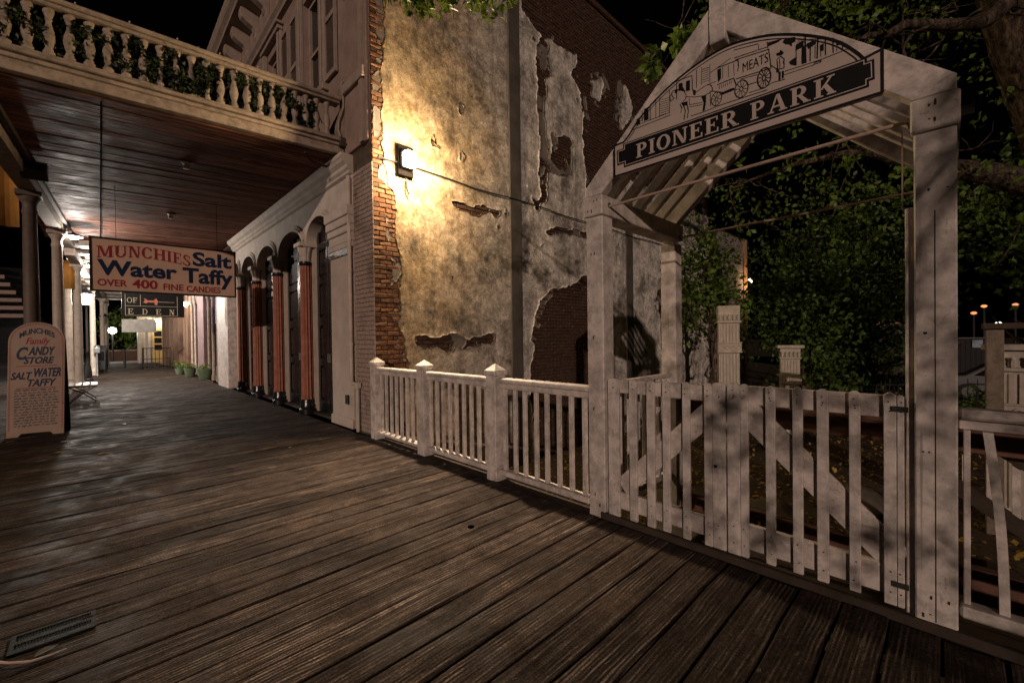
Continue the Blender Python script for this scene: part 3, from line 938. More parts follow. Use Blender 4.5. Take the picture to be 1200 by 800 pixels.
for x, z, _ in cand:
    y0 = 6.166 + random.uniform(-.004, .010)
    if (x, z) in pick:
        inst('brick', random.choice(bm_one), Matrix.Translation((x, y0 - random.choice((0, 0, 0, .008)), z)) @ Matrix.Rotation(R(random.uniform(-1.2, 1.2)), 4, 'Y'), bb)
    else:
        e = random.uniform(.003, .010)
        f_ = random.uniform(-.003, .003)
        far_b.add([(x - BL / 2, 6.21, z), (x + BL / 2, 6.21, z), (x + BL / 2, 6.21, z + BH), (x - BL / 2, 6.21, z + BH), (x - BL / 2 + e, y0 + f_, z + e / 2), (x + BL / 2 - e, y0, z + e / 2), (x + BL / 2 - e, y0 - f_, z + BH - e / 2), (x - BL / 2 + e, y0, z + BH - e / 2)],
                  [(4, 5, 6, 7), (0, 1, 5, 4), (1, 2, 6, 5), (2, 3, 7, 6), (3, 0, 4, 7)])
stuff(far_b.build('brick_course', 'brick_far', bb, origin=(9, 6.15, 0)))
# painted brick quoin on the street face of the corner
pk = MB()
z = 0.0
row = 0
while z < 4.2:
    yy = 6.165 + (0 if row % 2 else -0.0)
    cells = [(6.165, 6.302), (6.306, 6.518), (6.522, 6.734), (6.738, 6.858)] if row % 2 else [(6.165, 6.402), (6.406, 6.618), (6.622, 6.858)]
    for a, b_ in cells:
        e = .004
        q = random.uniform(-.002, .003)
        pk.add([(3.058, a, z), (3.058, b_, z), (3.058, b_, z + .071), (3.058, a, z + .071), (3.045 + q, a + e, z + e), (3.045 + q, b_ - e, z + e), (3.045 + q, b_ - e, z + .071 - e), (3.045 + q, a + e, z + .071 - e)],
               [(4, 5, 6, 7), (0, 1, 5, 4), (1, 2, 6, 5), (2, 3, 7, 6), (3, 0, 4, 7)])
    z += CO
    row += 1
stuff(pk.build('painted_brick_course', 'brick_pink', bb))
# cement strips run up the side wall where flues were closed
MB().box(5.97, 6.29, 6.118, 6.195, GZ, TOPZ - .03).build('cement_strip', 'cement', bb, bevel=.01)
MB().box(10.40, 10.75, 6.118, 6.195, GZ, 5.4).build('cement_strip', 'cement', bb, bevel=.01)
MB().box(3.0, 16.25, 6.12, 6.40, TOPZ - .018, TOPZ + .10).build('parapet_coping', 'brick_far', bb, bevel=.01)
# cable along the wall
cb = MB()
pts = []
for k in range(25):
    x = 3.1 + (12.5 - 3.1) * k / 24
    pts.append((x, 6.105 - .01 * math.sin(k * 2.1), 4.30 + .02 * math.sin(k * .9) - .004 * k * .3))
cb.tube(pts, 0.012, 6)
cb.build('cable', 'black_iron', bb, smooth=True)

# ---- street face, ground floor: arcade
XFc = 3.05
bays = [(7.80, 8.98), (9.24, 10.86), (11.12, 12.72), (12.98, 14.42), (14.68, 15.45)]
SPR, RISE, ATOP = 3.45, 0.40, 4.245
def zb(yv):
    for a, b_ in bays:
        if a < yv < b_:
            t = (yv - (a + b_) / 2) / ((b_ - a) / 2)
            return SPR + RISE * math.sqrt(max(0, 1 - t * t))
    return SPR
ys = sorted(set([6.86, 17.4] + [q for bq in bays for q in bq] + [a + (b_ - a) * (0.5 - 0.5 * math.cos(math.pi * k / 20)) for a, b_ in bays for k in range(1, 20)] + [15.45]))
sp = MB()
for a, b_ in zip(ys[:-1], ys[1:]):
    if a >= 15.45 - 1e-6: continue
    m = (a + b_) / 2
    inside = any(p < m < q for p, q in bays)
    za = zb(a) if inside else SPR
    zb2 = zb(b_) if inside else SPR
    sp.add([(XFc, a, za), (XFc, b_, zb2), (XFc, b_, ATOP), (XFc, a, ATOP), (XFc + .24, a, za), (XFc + .24, b_, zb2), (XFc + .24, b_, ATOP), (XFc + .24, a, ATOP)],
           [(0, 1, 2, 3), (4, 7, 6, 5), (0, 4, 5, 1), (3, 2, 6, 7)])
sp.build('spandrel_wall', 'stucco', bb)
for a, b_ in bays:
    am = MB()
    P = [(a + (b_ - a) * (0.5 - 0.5 * math.cos(math.pi * k / 24))) for k in range(25)]
    for y0_, y1_ in zip(P[:-1], P[1:]):
        za, zc = zb(min(max(y0_, a + 1e-4), b_ - 1e-4)), zb(min(max(y1_, a + 1e-4), b_ - 1e-4))
        for (p0, p1, x0, x1) in ((0.0, .05, XFc - .05, XFc), (.05, .11, XFc - .028, XFc)):
            am.add([(x0, y0_, za + p0), (x0, y1_, zc + p0), (x0, y1_, zc + p1), (x0, y0_, za + p1), (x1, y0_, za + p0), (x1, y1_, zc + p0), (x1, y1_, zc + p1), (x1, y0_, za + p1)],
                   [(0, 1, 2, 3), (0, 4, 5, 1), (3, 2, 6, 7)])
    am.build('arch_moulding', 'stucco', bb)
# near pilaster with stepped cap
p_ = MB().box(3.015, 3.29, 6.90, 7.78, 0.0, 3.04).build('pilaster', 'stucco', bb, bevel=.008)
cp = MB()
for (z0, z1, o_) in ((3.045, 3.14, .025), (3.142, 3.30, .012), (3.302, 3.42, .04), (3.422, 3.56, .065), (3.562, 3.73, .09)):
    cp.box(3.015 - o_, 3.10, 6.875 - o_ * .15, 7.80 + o_ * .4, z0, z1)
cp.build('capital', 'stucco', p_, bevel=.012)
MB().box(2.985, 3.02, 6.89, 7.80, 2.93, 3.035).build('necking', 'black_gloss', p_)
MB().box(2.985, 3.02, 6.89, 7.79, 0.0, 0.16).build('plinth', 'stucco', p_, bevel=.01)
# entablature under the gallery
cn = MB()
prof = [(3.04, 4.25), (3.00, 4.27), (3.00, 4.31), (2.96, 4.34), (2.96, 4.40), (2.90, 4.44), (2.86, 4.50), (2.86, 4.56), (3.29, 4.56), (3.29, 4.25)]
cn.prism([(x - 3, z) for x, z in prof], (3, 6.88, 0), (1, 0, 0), (0, 0, 1), (0, 8.6, 0))
cn.build('cornice', 'stucco', bb)
# fluted red columns
for yc in (9.11, 10.99, 12.85, 14.55):
    sh = MB().lathe([(.128, .30), (.128, .34), (.118, .38), (.106, 3.02), (.112, 3.08)], (3.03, yc, 0), 48, .16, 12).build('column', 'red_paint', bb, smooth=True)
    MB().lathe([(.165, 0), (.165, .10), (.145, .12), (.155, .17), (.135, .21), (.142, .26), (.128, .30)], (3.03, yc, 0), 20).build('base', 'black_gloss', sh, smooth=True)
    MB().lathe([(.112, 3.00), (.128, 3.02), (.128, 3.07), (.112, 3.085)], (3.03, yc, 0.0), 20).build('collar', 'black_gloss', sh, smooth=True)
    cpt = MB().lathe([(.095, 3.08), (.105, 3.14), (.10, 3.18), (.15, 3.34), (.165, 3.37)], (3.03, yc, 0), 24, .12, 8)
    cpt.box(2.86, 3.20, yc - .17, yc + .17, 3.372, 3.448)
    cpt.build('capital', 'stucco', sh)
    MB().box(3.13, 3.288, yc - .10, yc + .10, 0, 3.448).build('jamb', 'stucco', sh)
# tall black double doors
for a, b_ in bays:
    m = (a + b_) / 2
    d = MB().box(3.24, 3.288, a - .05, b_ + .05, 0.0, 3.92)
    door = d.build('door', 'black_gloss', bb)
    for s in (-1, 1):
        h0, h1 = (a + .02, m - .012) if s < 0 else (m + .012, b_ - .02)
        lf = MB()
        wst = .085
        lf.box(3.20, 3.239, h0, h0 + wst, .05, 3.75)
        lf.box(3.20, 3.239, h1 - wst, h1, .05, 3.75)
        for (z0, z1) in ((.05, .28), (.98, 1.12), (1.78, 1.95), (2.62, 2.76), (3.3, 3.44)):
            lf.box(3.202, 3.239, h0 + wst, h1 - wst, z0, z1)
        for (z0, z1) in ((.28, .98), (1.12, 1.78), (1.95, 2.62), (2.76, 3.3)):
            lf.box(3.215, 3.239, h0 + wst + .04, h1 - wst - .04, z0 + .05, z1 - .05)
        l_ = lf.build('door_leaf', 'black_gloss', door, bevel=.006)
        MB().box(3.185, 3.20, (h1 - .05 if s < 0 else h0 + .02), (h1 - .02 if s < 0 else h0 + .05), 1.05, 1.22).build('handle', 'grey_metal', l_, bevel=.004)
    MB().box(3.08, 3.238, a, b_, 0.002, .05).build('threshold', 'old_wood', door)
    for yj in (a + .003, b_ - .023):
        MB().box(3.17, 3.199, yj, yj + .02, .05, 3.5).build('door_frame', 'stucco', door)
MB().box(3.10, 3.29, 15.45, 15.60, 0, 4.24).build('pier', 'stucco', bb)
MB().box(2.98, 3.012, 7.05, 7.16, .40, .56).build('meter_box', 'black_iron', p_, bevel=.006)
# downpipe
dp = MB().tube([(2.99, 6.90, 4.2), (2.99, 6.90, .82), (2.985, 6.84, .77), (2.985, 6.70, .76)], .035, 10)
dpo = dp.build('downpipe', 'stucco', bb, smooth=True)
MB().box(2.95, 3.03, 6.62, 6.72, .70, .80).build('pipe_shoe', 'stucco', dpo, bevel=.01)
MB().tube([(2.985, 6.67, .70), (2.985, 6.67, .0)], .03, 8).build('standpipe', 'stucco', dpo, smooth=True)
for zc in (1.4, 2.6, 3.7): MB().lathe([(.042, 0), (.042, .05)], (2.99, 6.90, zc), 10).build('pipe_clip', 'stucco', dpo)

# ---- upper floor of the street face
wins = [(8.05, 9.05), (10.55, 11.55), (13.05, 14.05)]
up = MB()
WS, WT = 6.15, 8.25
edges = [6.21] + [q for ww in wins for q in ww] + [17.4]
for k in range(0, len(edges), 2):
    up.box(XFc, 3.29, edges[k], edges[k + 1], 4.565, 8.70)
for a, b_ in wins:
    up.box(XFc, 3.29, a, b_, 4.565, WS)
    up.box(XFc, 3.29, a, b_, WT, 8.70)
up.build('upper_wall', 'stucco_hi', bb)
for a, b_ in wins:
    wd_ = MB().box(3.20, 3.23, a, b_, WS, WT).build('window', 'glass', bb)
    fm = MB()
    fm.box(3.15, 3.199, a, a + .07, WS, WT).box(3.15, 3.199, b_ - .07, b_, WS, WT).box(3.15, 3.199, a + .07, b_ - .07, WT - .08, WT).box(3.15, 3.199, a + .07, b_ - .07, WS, WS + .07).box(3.16, 3.199, a + .07, b_ - .07, 7.18, 7.24).box(3.165, 3.199, (a + b_) / 2 - .018, (a + b_) / 2 + .018, WS + .07, WT - .08)
    fm.build('frame', 'trim_hi', wd_)
    ar = MB()
    ar.box(2.985, 3.048, a - .20, a - .01, WS - .02, WT + .18).box(2.985, 3.048, b_ + .01, b_ + .20, WS - .02, WT + .18)
    ar.box(2.955, 2.984, a - .12, a - .02, WS - .02, WT + .16).box(2.955, 2.984, b_ + .02, b_ + .12, WS - .02, WT + .16)
    ar.build('architrave', 'trim_hi', wd_, bevel=.008)
    MB().box(2.93, 3.14, a - .26, b_ + .26, WS - .14, WS - .022).build('sill', 'trim_hi', wd_, bevel=.01)
    hd = MB().box(2.93, 3.048, a - .22, b_ + .22, WT + .185, WT + .27).box(2.88, 3.048, a - .28, b_ + .28, WT + .272, WT + .33)
    hd.build('hood', 'trim_hi', wd_, bevel=.01)
    for (y0_, y1_) in ((b_ + .22, b_ + .70), (a - .70, a - .22)):
        st = MB()
        st.box(2.985, 3.03, y0_, y0_ + .06, WS, WT).box(2.985, 3.03, y1_ - .06, y1_, WS, WT)
        for z0 in (WS, 7.16, WT - .09): st.box(2.985, 3.03, y0_ + .06, y1_ - .06, z0, z0 + .09)
        for k in range(42):
            zz = WS + .1 + k * .048
            if abs(zz - 7.2) < .07 or zz > WT - .13: continue
            st.bar((3.008, y0_ + .06, zz), (3.008, y1_ - .06, zz), .034, .008, (0.5, 0, 1))
        if a > 7.9 or y0_ > a: st.build('shutter', 'trim_hi', wd_)
q1 = MB().box(3.0, 3.048, 6.22, 7.05, 4.58, 8.30).build('corner_pilaster', 'stucco_hi', bb, bevel=.01)
MB().box(2.965, 2.998, 6.30, 6.42, 4.58, 8.28).build('corner_bead', 'trim_hi', q1)
MB().box(2.94, 2.998, 6.24, 7.05, 5.55, 5.72).build('impost', 'trim_hi', q1, bevel=.01)
# great cornice with scroll brackets
pr = [(3.04, 8.70), (2.96, 8.72), (2.96, 8.80), (2.90, 8.86), (2.90, 8.92), (3.00, 8.96), (3.00, 9.62), (2.72, 9.70), (2.52, 9.72), (2.52, 9.82), (2.44, 9.90), (2.40, 10.02), (2.40, 10.10), (3.29, 10.10), (3.29, 8.70)]
MB().prism([(a - 3, b_) for a, b_ in pr], (3, 6.22, 0), (1, 0, 0), (0, 0, 1), (0, 11.1, 0)).build('great_cornice', 'trim_hi', bb)
bs = [(0, 0), (-.06, .02), (-.10, .10), (-.08, .22), (-.14, .32), (-.26, .38), (-.38, .46), (-.42, .56), (-.40, .70), (0, .70)]
yb = 6.5
while yb < 17:
    br = MB().prism(bs, (3.0, yb, 8.985), (1, 0, 0), (0, 0, 1), (0, .20, 0)).build('bracket', 'trim_hi', bb, bevel=.01)
    MB().box(2.965, 2.998, yb + .34, yb + .74, 9.08, 9.52).build('frieze_panel', 'stucco_hi', br, bevel=.015)
    yb += .92

# ================================================================== GALLERY over the boardwalk
YG = 7.12
def zs_(x): return 4.60 - 0.0377 * (3.0 - x)          # the roof falls toward the street
gal = root('gallery', (1.1, YG, 4.5), 'timber gallery roof with balustrade and board ceiling over the boardwalk', 'gallery')
XL = -1.02
cb_me = {}
L = 3.02 - XL
tilt = math.atan(0.0377)
b = MB()
b.box(-L / 2, L / 2, -.0550, .0545, 0, .022)
b.box(-L / 2, L / 2, .0550, .0645, .012, .022)
me = b.mesh('ceiling_board', (0, 0, 0))
me.materials.append(MT['ceiling'])
yv = 7.24
while yv < 17.4:
    inst('ceiling_board', me, Matrix.Translation(((XL + 3.02) / 2, yv, zs_((XL + 3.02) / 2) - .02 + random.uniform(-.003, .003))) @ Matrix.Rotation(-tilt, 4, 'Y') @ Matrix.Rotation(R(random.uniform(-.6, .6)), 4, 'X'), gal)
    yv += .12
def along(x0, x1, y0, y1, a0, a1):
    """box following the slope of the gallery roof"""
    A = [(x0, y0, zs_(x0) + a0), (x1, y0, zs_(x1) + a0), (x1, y1, zs_(x1) + a0), (x0, y1, zs_(x0) + a0), (x0, y0, zs_(x0) + a1), (x1, y0, zs_(x1) + a1), (x1, y1, zs_(x1) + a1), (x0, y1, zs_(x0) + a1)]
    return A, [(0, 3, 2, 1), (4, 5, 6, 7), (0, 1, 5, 4), (1, 2, 6, 5), (2, 3, 7, 6), (3, 0, 4, 7)]
MB().add(*along(XL, 3.0, 7.06, 7.17, 0.0, .185)).build('fascia', 'cream', gal, bevel=.006)
MB().add(*along(XL - .02, 3.04, 6.985, 7.20, .187, .235)).build('fascia_cap', 'cream', gal, bevel=.01)
MB().add(*along(XL, 3.03, 7.03, 7.058, .13, .18)).build('fascia_bead', 'cream', gal, bevel=.006)
MB().add(*along(XL, 3.0, 7.2, 17.4, .03, .20)).build('roof_deck', 'old_wood', gal)
MB().add(*along(XL, 2.93, 7.05, 7.19, .237, .285)).build('bottom_rail', 'cream', gal, bevel=.008)
MB().add(*along(XL, 2.93, 7.03, 7.21, .82, .865)).build('top_rail', 'cream', gal, bevel=.008)
MB().add(*along(XL - .02, 2.95, 6.995, 7.245, .867, .925)).build('handrail', 'cream', gal, bevel=.015)
bp = [(.052, 0), (.052, .05), (.035, .06), (.04, .075), (.03, .10), (.052, .19), (.056, .23), (.046, .29), (.026, .36), (.024, .40), (.034, .415), (.026, .43), (.042, .48), (.05, .50), (.05, .535)]
b = MB().lathe(bp, (0, 0, 0), 12)
me = b.mesh('baluster', (0, 0, 0))
me.polygons.foreach_set('use_smooth', [True] * len(me.polygons))
me.set_sharp_from_angle(angle=R(50))
me.materials.append(MT['cream'])
for k in range(24):
    x = -1.01 + .163 * k
    if x > 2.80: break
    inst('baluster', me, Matrix.Translation((x, YG, zs_(x) + .285)) @ Matrix.Rotation(R(random.uniform(0, 30)), 4, 'Z'), gal)
# scrolled console where the balustrade meets the house
S = [(-.06, 0), (-.10, .10), (-.085, .25), (-.03, .42), (.0, .52), (-.01, .68), (-.05, .80), (-.03, .90), (.05, .97), (.12, .93), (.14, .80), (.15, .5), (.16, .2), (.16, 0)]
sc1 = MB().prism(S, (2.98, 7.02, 4.86), (1, 0, 0), (0, 0, 1), (0, .16, 0)).build('scroll_console', 'cream', gal, bevel=.012)
sb = MB()
sb.tube([(2.98 + a - .0, 7.01, 4.86 + b_) for a, b_ in S[:9]], .02, 6)
sb.tube([(3.06 + .05 * math.cos(t / 3), 7.005, 5.55 + .05 * math.sin(t / 3)) for t in range(0, 17)], .014, 6)
sb.tube([(3.05, 7.005, 5.5), (3.04, 7.005, 5.2), (3.06, 7.005, 4.95)], .014, 6)
sb.build('scroll_bead', 'cream', sc1, smooth=True)
MB().box(2.90, 3.15, 6.98, 7.2, 4.70, 4.855).build('console_block', 'old_wood', sc1, bevel=.01)
MB().tube([(3.0, 7.0, 4.75), (3.1, 6.6, 4.66), (3.08, 6.3, 4.62)], .02, 6).build('drain_pipe', 'old_wood', gal, smooth=True)
MB().tube([(2.4, 7.15, 4.50), (2.55, 7.3, 4.44), (2.75, 7.4, 4.46), (2.86, 7.5, 4.5)], .018, 6).build('conduit', 'old_wood', gal, smooth=True)
MB().tube([(.06, 7.2, zs_(.06) - .045), (.06, 17.4, zs_(.06) - .045)], .009, 6).build('conduit', 'rough_black', gal, smooth=True)
# edge beam and columns along the street side
cols = [(-.86, 11.40), (-.70, 14.90), (-.49, 19.40)]
def edge(yv): return -.86 + (yv - 11.4) * .0462
bmz = 4.20
eb = MB()
for (y0_, y1_) in ((7.2, 11.4), (11.4, 14.9), (14.9, 17.4)):
    x0_, x1_ = edge(y0_), edge(y1_)
    eb.add([(x0_ - .11, y0_, bmz), (x0_ + .11, y0_, bmz), (x1_ + .11, y1_, bmz), (x1_ - .11, y1_, bmz), (x0_ - .11, y0_, bmz + .235), (x0_ + .11, y0_, bmz + .235), (x1_ + .11, y1_, bmz + .235), (x1_ - .11, y1_, bmz + .235)],
           [(0, 3, 2, 1), (4, 5, 6, 7), (0, 1, 5, 4), (1, 2, 6, 5), (2, 3, 7, 6), (3, 0, 4, 7)])
eb.build('edge_beam', 'cream', gal)
eb = MB()
x0_, x1_ = edge(7.2), edge(17.4)
eb.bar((x0_ + .16, 7.2, bmz + .20), (x1_ + .16, 17.4, bmz + .20), .06, .08)
eb.build('gutter', 'old_wood', gal)
colp = [(.17, 0), (.17, .10), (.14, .12), (.155, .20), (.128, .24), (.125, .6), (.118, 2.4), (.105, 3.80), (.118, 3.82), (.118, 3.86), (.105, 3.88), (.105, 3.98), (.13, 4.02), (.165, 4.08), (.165, 4.10)]
def column(x, yv, par, h=4.2, mat='cream_z', k=0.85):
    s = h / 4.2
    c_ = MB().lathe([(r * k, z_ * s) for r, z_ in colp], (x, yv, 0), 20).build('column', mat, par, smooth=True)
    MB().box(x - .19 * k, x + .19 * k, yv - .19 * k, yv + .19 * k, 4.102 * s, 4.198 * s).build('abacus', mat, c_, bevel=.01)
    return c_
column(*cols[0], gal, mat='shaded_post')  # same kind of column, its shade painted on
column(*cols[1], gal)

# ---- the next gallery along
g2 = root('gallery', (1.2, 24, 4.2), 'farther gallery roof on pale columns beyond the candy sign', 'gallery')
MB().box(-.75, 3.05, 17.5, 38.5, 4.32, 4.50).build('ceiling', 'cream', g2)
for yv in np.arange(18.5, 38.5, 2.0): MB().box(-.55, 3.0, yv - .05, yv + .05, 4.24, 4.318).build('joist', 'cream', g2)
for (x, yv) in ((-.49, 19.4), (-.80, 22.3), (-.22, 27.3), (.12, 33.5), (.3, 37.5)): column(x, yv, g2, 4.0)
eb = MB()
eb.bar((-.58, 17.5, 4.11), (.35, 38.3, 4.11), .22, .20)
eb.build('edge_beam', 'cream', g2)
# ================================================================== GALLERY FURNISHINGS
iv = root('ivy_garland', (.9, 7.22, 4.85), 'dark ivy garland woven behind the white balcony balusters', 'ivy')
mb = MB()
pts = []
for k in range(60):
    x = -.95 + k * .062
    pts.append((x, 7.20 + .03 * math.sin(k * 1.3), zs_(x) + .45 + .16 * math.sin(k * .9)))
mb.tube(pts, .008, 5)
mb.build('vine', 'bark', iv)
cs = []
for k in range(23):
    x = -.925 + .163 * k
    if x > 2.60: continue
    s = 1.0 if x < 2.2 else .75
    for q in range(6):
        cs.append(((x + random.uniform(-.03, .03), 7.16 + random.uniform(-.05, .10), zs_(x) + .30 + (.06 + .08 * q) * s), .095))
for q in range(10): cs.append(((.95 + random.uniform(-.18, .18), 7.08, zs_(1) + random.uniform(.25, .62)), .09))
P = clumps(cs, 2200, 1.0)
V, T = leaves(P, .062, up=.2)
array_mesh('foliage', V, T, 'ivy', iv, origin=(.9, 7.15, 4.85))

sl = root('string_light', (.9, 7.05, 5.5), 'string of small unlit bulbs along the balcony handrail', 'string light')
mb = MB()
pts = [(-1.0 + k * .078, 7.06 + .02 * math.sin(k), zs_(-1.0 + k * .078) + .935 + .006 * math.sin(k * 2.2)) for k in range(51)]
mb.tube(pts, .004, 5)
mb.build('wire', 'black_iron', sl)
b = MB().lathe([(.004, 0), (.008, .01), (.006, .03), (.001, .036)], (0, 0, 0), 6)
me = b.mesh('bulb', (0, 0, 0))
me.materials.append(MT['sign_white'])
for k in range(2, 50, 3): inst('bulb', me, Matrix.Translation(pts[k]), sl)

def ceiling_socket(x, y, label):
    z = zs_(x) - .022
    r_ = root('ceiling_lamp', (x, y, z), label, 'lamp', 'unlit ceiling lamps under the gallery')
    MB().lathe([(.02, -.12), (.045, -.11), (.05, -.07), (.035, -.05), (.06, -.03), (.07, 0)], (x, y, z), 14).build('shade', 'sign_white', r_, smooth=True)
    MB().lathe([(.10, -.012), (.10, 0)], (x, y, z + .001), 14).build('mount', 'old_wood', r_)
ceiling_socket(1.09, 8.89, 'small unlit white ceiling lamp nearest the balcony edge')
ceiling_socket(1.25, 12.76, 'small unlit white ceiling lamp above the candy sign')

def lit_fixture(x, y, z, label, energy, rot):
    r_ = root('gallery_lamp', (x, y, z), label, 'lamp', 'lit lamps on the gallery columns')
    hd = MB()
    hd.lathe([(.03, .10), (.05, .08), (.16, .02), (.17, 0.0), (.15, -.005)], (x, y, z), 18)
    hd.build('shade', 'grey_metal', r_, smooth=True)
    MB().lathe([(.02, -.05), (.075, -.04), (.10, -.012), (.10, .0)], (x, y, z - .006), 14).build('lens', mat_emit('lamp glow', (1, .93, .84), 60), r_, smooth=True)
    MB().tube([(x, y, z + .09), (x - .05, y, z + .15), (x - .22, y, z + .12)], .014, 6).build('arm', 'black_iron', r_, smooth=True)
    light('lamp_light', (x, y, z - .13), energy, (1, .90, .80), r_, .07)
def added_deck_lamp(x, y, label):  # unseen lamps, added to brighten the far deck
    z = 4.318
    r_ = root('ceiling_lamp', (x, y, z), label, 'lamp', 'added unseen ceiling lamps of the farther gallery')  # added unseen lamp
    MB().lathe([(.05, -.10), (.13, -.08), (.16, -.02), (.16, 0)], (x, y, z), 16).build('globe', mat_emit('added lamp glow', (1, .93, .85), 12), r_, smooth=True)
    MB().lathe([(.18, -.012), (.18, .0)], (x, y, z + .001), 16).build('mount', 'grey_metal', r_)
    light('added_lamp_light', (x, y, z - .2), LAMP_C, (1, .92, .84), r_, .14)
added_deck_lamp(1.3, 21.4, 'added lamp for the far deck, hidden above the black garden sign')
added_deck_lamp(1.5, 27.5, 'added lamp for the far deck, beyond the small grey hanging sign')
lit_fixture(-.42, 15.16, 4.14, 'bright lamp above the second gallery column', LAMP_A, 0)
lit_fixture(-.22, 20.0, 4.08, 'small lit lamp farther along behind the candy sign edge', LAMP_A * .8, 0)

fl = root('floodlight', (-.72, 10.2, 4.36), 'unlit dark floodlight under the gallery edge beam', 'floodlight')
MB().add([(-.86, 10.05, 4.22), (-.56, 10.05, 4.22), (-.56, 10.3, 4.14), (-.86, 10.3, 4.14), (-.86, 10.05, 4.38), (-.56, 10.05, 4.38), (-.56, 10.3, 4.40), (-.86, 10.3, 4.40)], [(0, 3, 2, 1), (4, 5, 6, 7), (0, 1, 5, 4), (1, 2, 6, 5), (2, 3, 7, 6), (3, 0, 4, 7)]).build('housing', 'old_wood', fl, bevel=.01)
MB().tube([(-.71, 10.2, 4.40), (-.71, 10.2, 4.47)], .02, 6).build('bracket', 'black_iron', fl)
MB().box(-.83, -.59, 10.04, 10.048, 4.24, 4.36).build('lens', 'glass', fl)

def banner(x, y, z0, z1, wd_, label):
    r_ = root('banner', (x, y, z0), label, 'banner', 'ochre banners hung outside the columns')
    V = []
    n = 10
    mb = MB()
    for k in range(n):
        u0, u1 = k / n, (k + 1) / n
        f_ = lambda u: .04 * math.sin(u * 7)
        mb.add([(x - wd_ * u0, y + f_(u0), z0), (x - wd_ * u1, y + f_(u1), z0), (x - wd_ * u1, y + f_(u1), z1), (x - wd_ * u0, y + f_(u0), z1),
                (x - wd_ * u0, y + f_(u0) + .006, z0), (x - wd_ * u1, y + f_(u1) + .006, z0), (x - wd_ * u1, y + f_(u1) + .006, z1), (x - wd_ * u0, y + f_(u0) + .006, z1)],
               [(0, 1, 2, 3), (7, 6, 5, 4), (0, 4, 5, 1), (3, 2, 6, 7)])
    mb.build('cloth', 'banner', r_, smooth='all')
    MB().tube([(x + .08, y, z1 + .01), (x - wd_ - .05, y, z1 + .01)], .014, 6).build('rod', 'black_iron', r_)
banner(-.98, 11.4, 3.55, 4.9, .55, 'ochre cloth banner beside the nearest dark gallery column')
banner(-.83, 19.3, 3.2, 4.1, -.30, 'small ochre banner between the second and third columns')

# ================================================================== SIGNS ON THE BOARDWALK
def hang_rods(r_, xs_, y, z0, z1):
    for x in xs_: MB().tube([(x, y, z0), (x, y, z1)], .004, 6).build('hanger', 'rough_black', r_)
cs_ = root('candy_sign', (1.03, 11.0, 2.45), 'large cream hanging sign for salt water taffy with red and navy letters', 'sign')
x0, x1, z0, z1 = -.115, 2.185, 2.455, 3.465
MB().box(x0 + .03, x1 - .03, 10.985, 11.03, z0 + .03, z1 - .03).build('panel', 'sign_cream', cs_)
fr_ = MB().box(x0, x1, 10.975, 11.04, z0, z0 + .03).box(x0, x1, 10.975, 11.04, z1 - .03, z1).box(x0, x0 + .03, 10.975, 11.04, z0 + .03, z1 - .03).box(x1 - .03, x1, 10.975, 11.04, z0 + .03, z1 - .03)
fr_.build('frame', 'black_iron', cs_)
hang_rods(cs_, (.25, 1.85), 11.01, z1, 4.50)
FR = ((x0, 10.985, z0), (1, 0, 0), (0, 0, 1), (0, -1, 0))
Wd, Hd = x1 - x0, z1 - z0
def arch(u, v):
    t = (u / Wd - .06) / .6
    return u, v + .075 * math.sin(math.pi * min(max(t, 0), 1)) - .03 * t
serif_text('MUNCHIES', (.10, 1.50, .625, .845), FR, 'sign_red', cs_, gap=.10, s=.22, t=.10, warp=arch)
lettering('Salt', (1.53, 2.22, .62, .92), FR, 'sign_blue', cs_, bold=.032)
lettering('Water', (.10, 1.27, .305, .60), FR, 'sign_blue', cs_, bold=.032)
lettering('Taffy', (1.36, 2.24, .16, .58), FR, 'sign_blue', cs_, bold=.03, depth=.004)
lettering('OVER', (.10, .51, .105, .235), FR, 'sign_red', cs_, bold=.022)
lettering('400', (.58, .96, .09, .265), FR, 'sign_red', cs_, bold=.026)
lettering('FINE', (1.05, 1.37, .09, .215), FR, 'sign_red', cs_, bold=.022)
lettering('CANDIES', (1.42, 2.01, .075, .205), FR, 'sign_red', cs_, bold=.022)
for cx, cz in ((.82, .605), (.90, .61), (.98, .60)):
    MB().prism([(cx + .03 * math.cos(t * R(30)), cz + .016 * math.sin(t * R(30))) for t in range(12)], FR[0], FR[1], FR[2], (0, -.002, 0)).build('candy_motif', 'sign_gold', cs_)

es = root('garden_sign', (1.29, 18.0, 2.3), 'black hanging shop sign with thin gold letters below the candy sign', 'sign')
x0, x1, z0, z1 = .50, 2.06, 2.31, 3.25
MB().box(x0, x1, 17.98, 18.03, z0, z1).build('panel', 'sign_black', es, bevel=.006)
FR = ((x0, 17.98, z0), (1, 0, 0), (0, 0, 1), (0, -1, 0))
serif_text('OF', (.13, .38, .44, .60), FR, 'sign_gold', es, gap=.12, s=.13, t=.07)
for k, ch in enumerate('EDEN'): serif_text(ch, (.15 + .34 * k, .28 + .34 * k, .08, .25), FR, 'sign_gold', es, s=.13, t=.07)
ln = MB()
for p in ([(.09, .70), (.09, .04), (1.38, .04), (1.38, .70)], [(.09, .34), (1.38, .34)], [(.45, .34), (.45, .70)], [(.85, .49), (1.30, .49)]):
    for i, q in enumerate(stroke_polys(p, .010)): ln.prism(q, FR[0], FR[1], FR[2], (0, -.002 - .0003 * i, 0))
ln.build('border_line', 'sign_gold', es)
hs = MB()
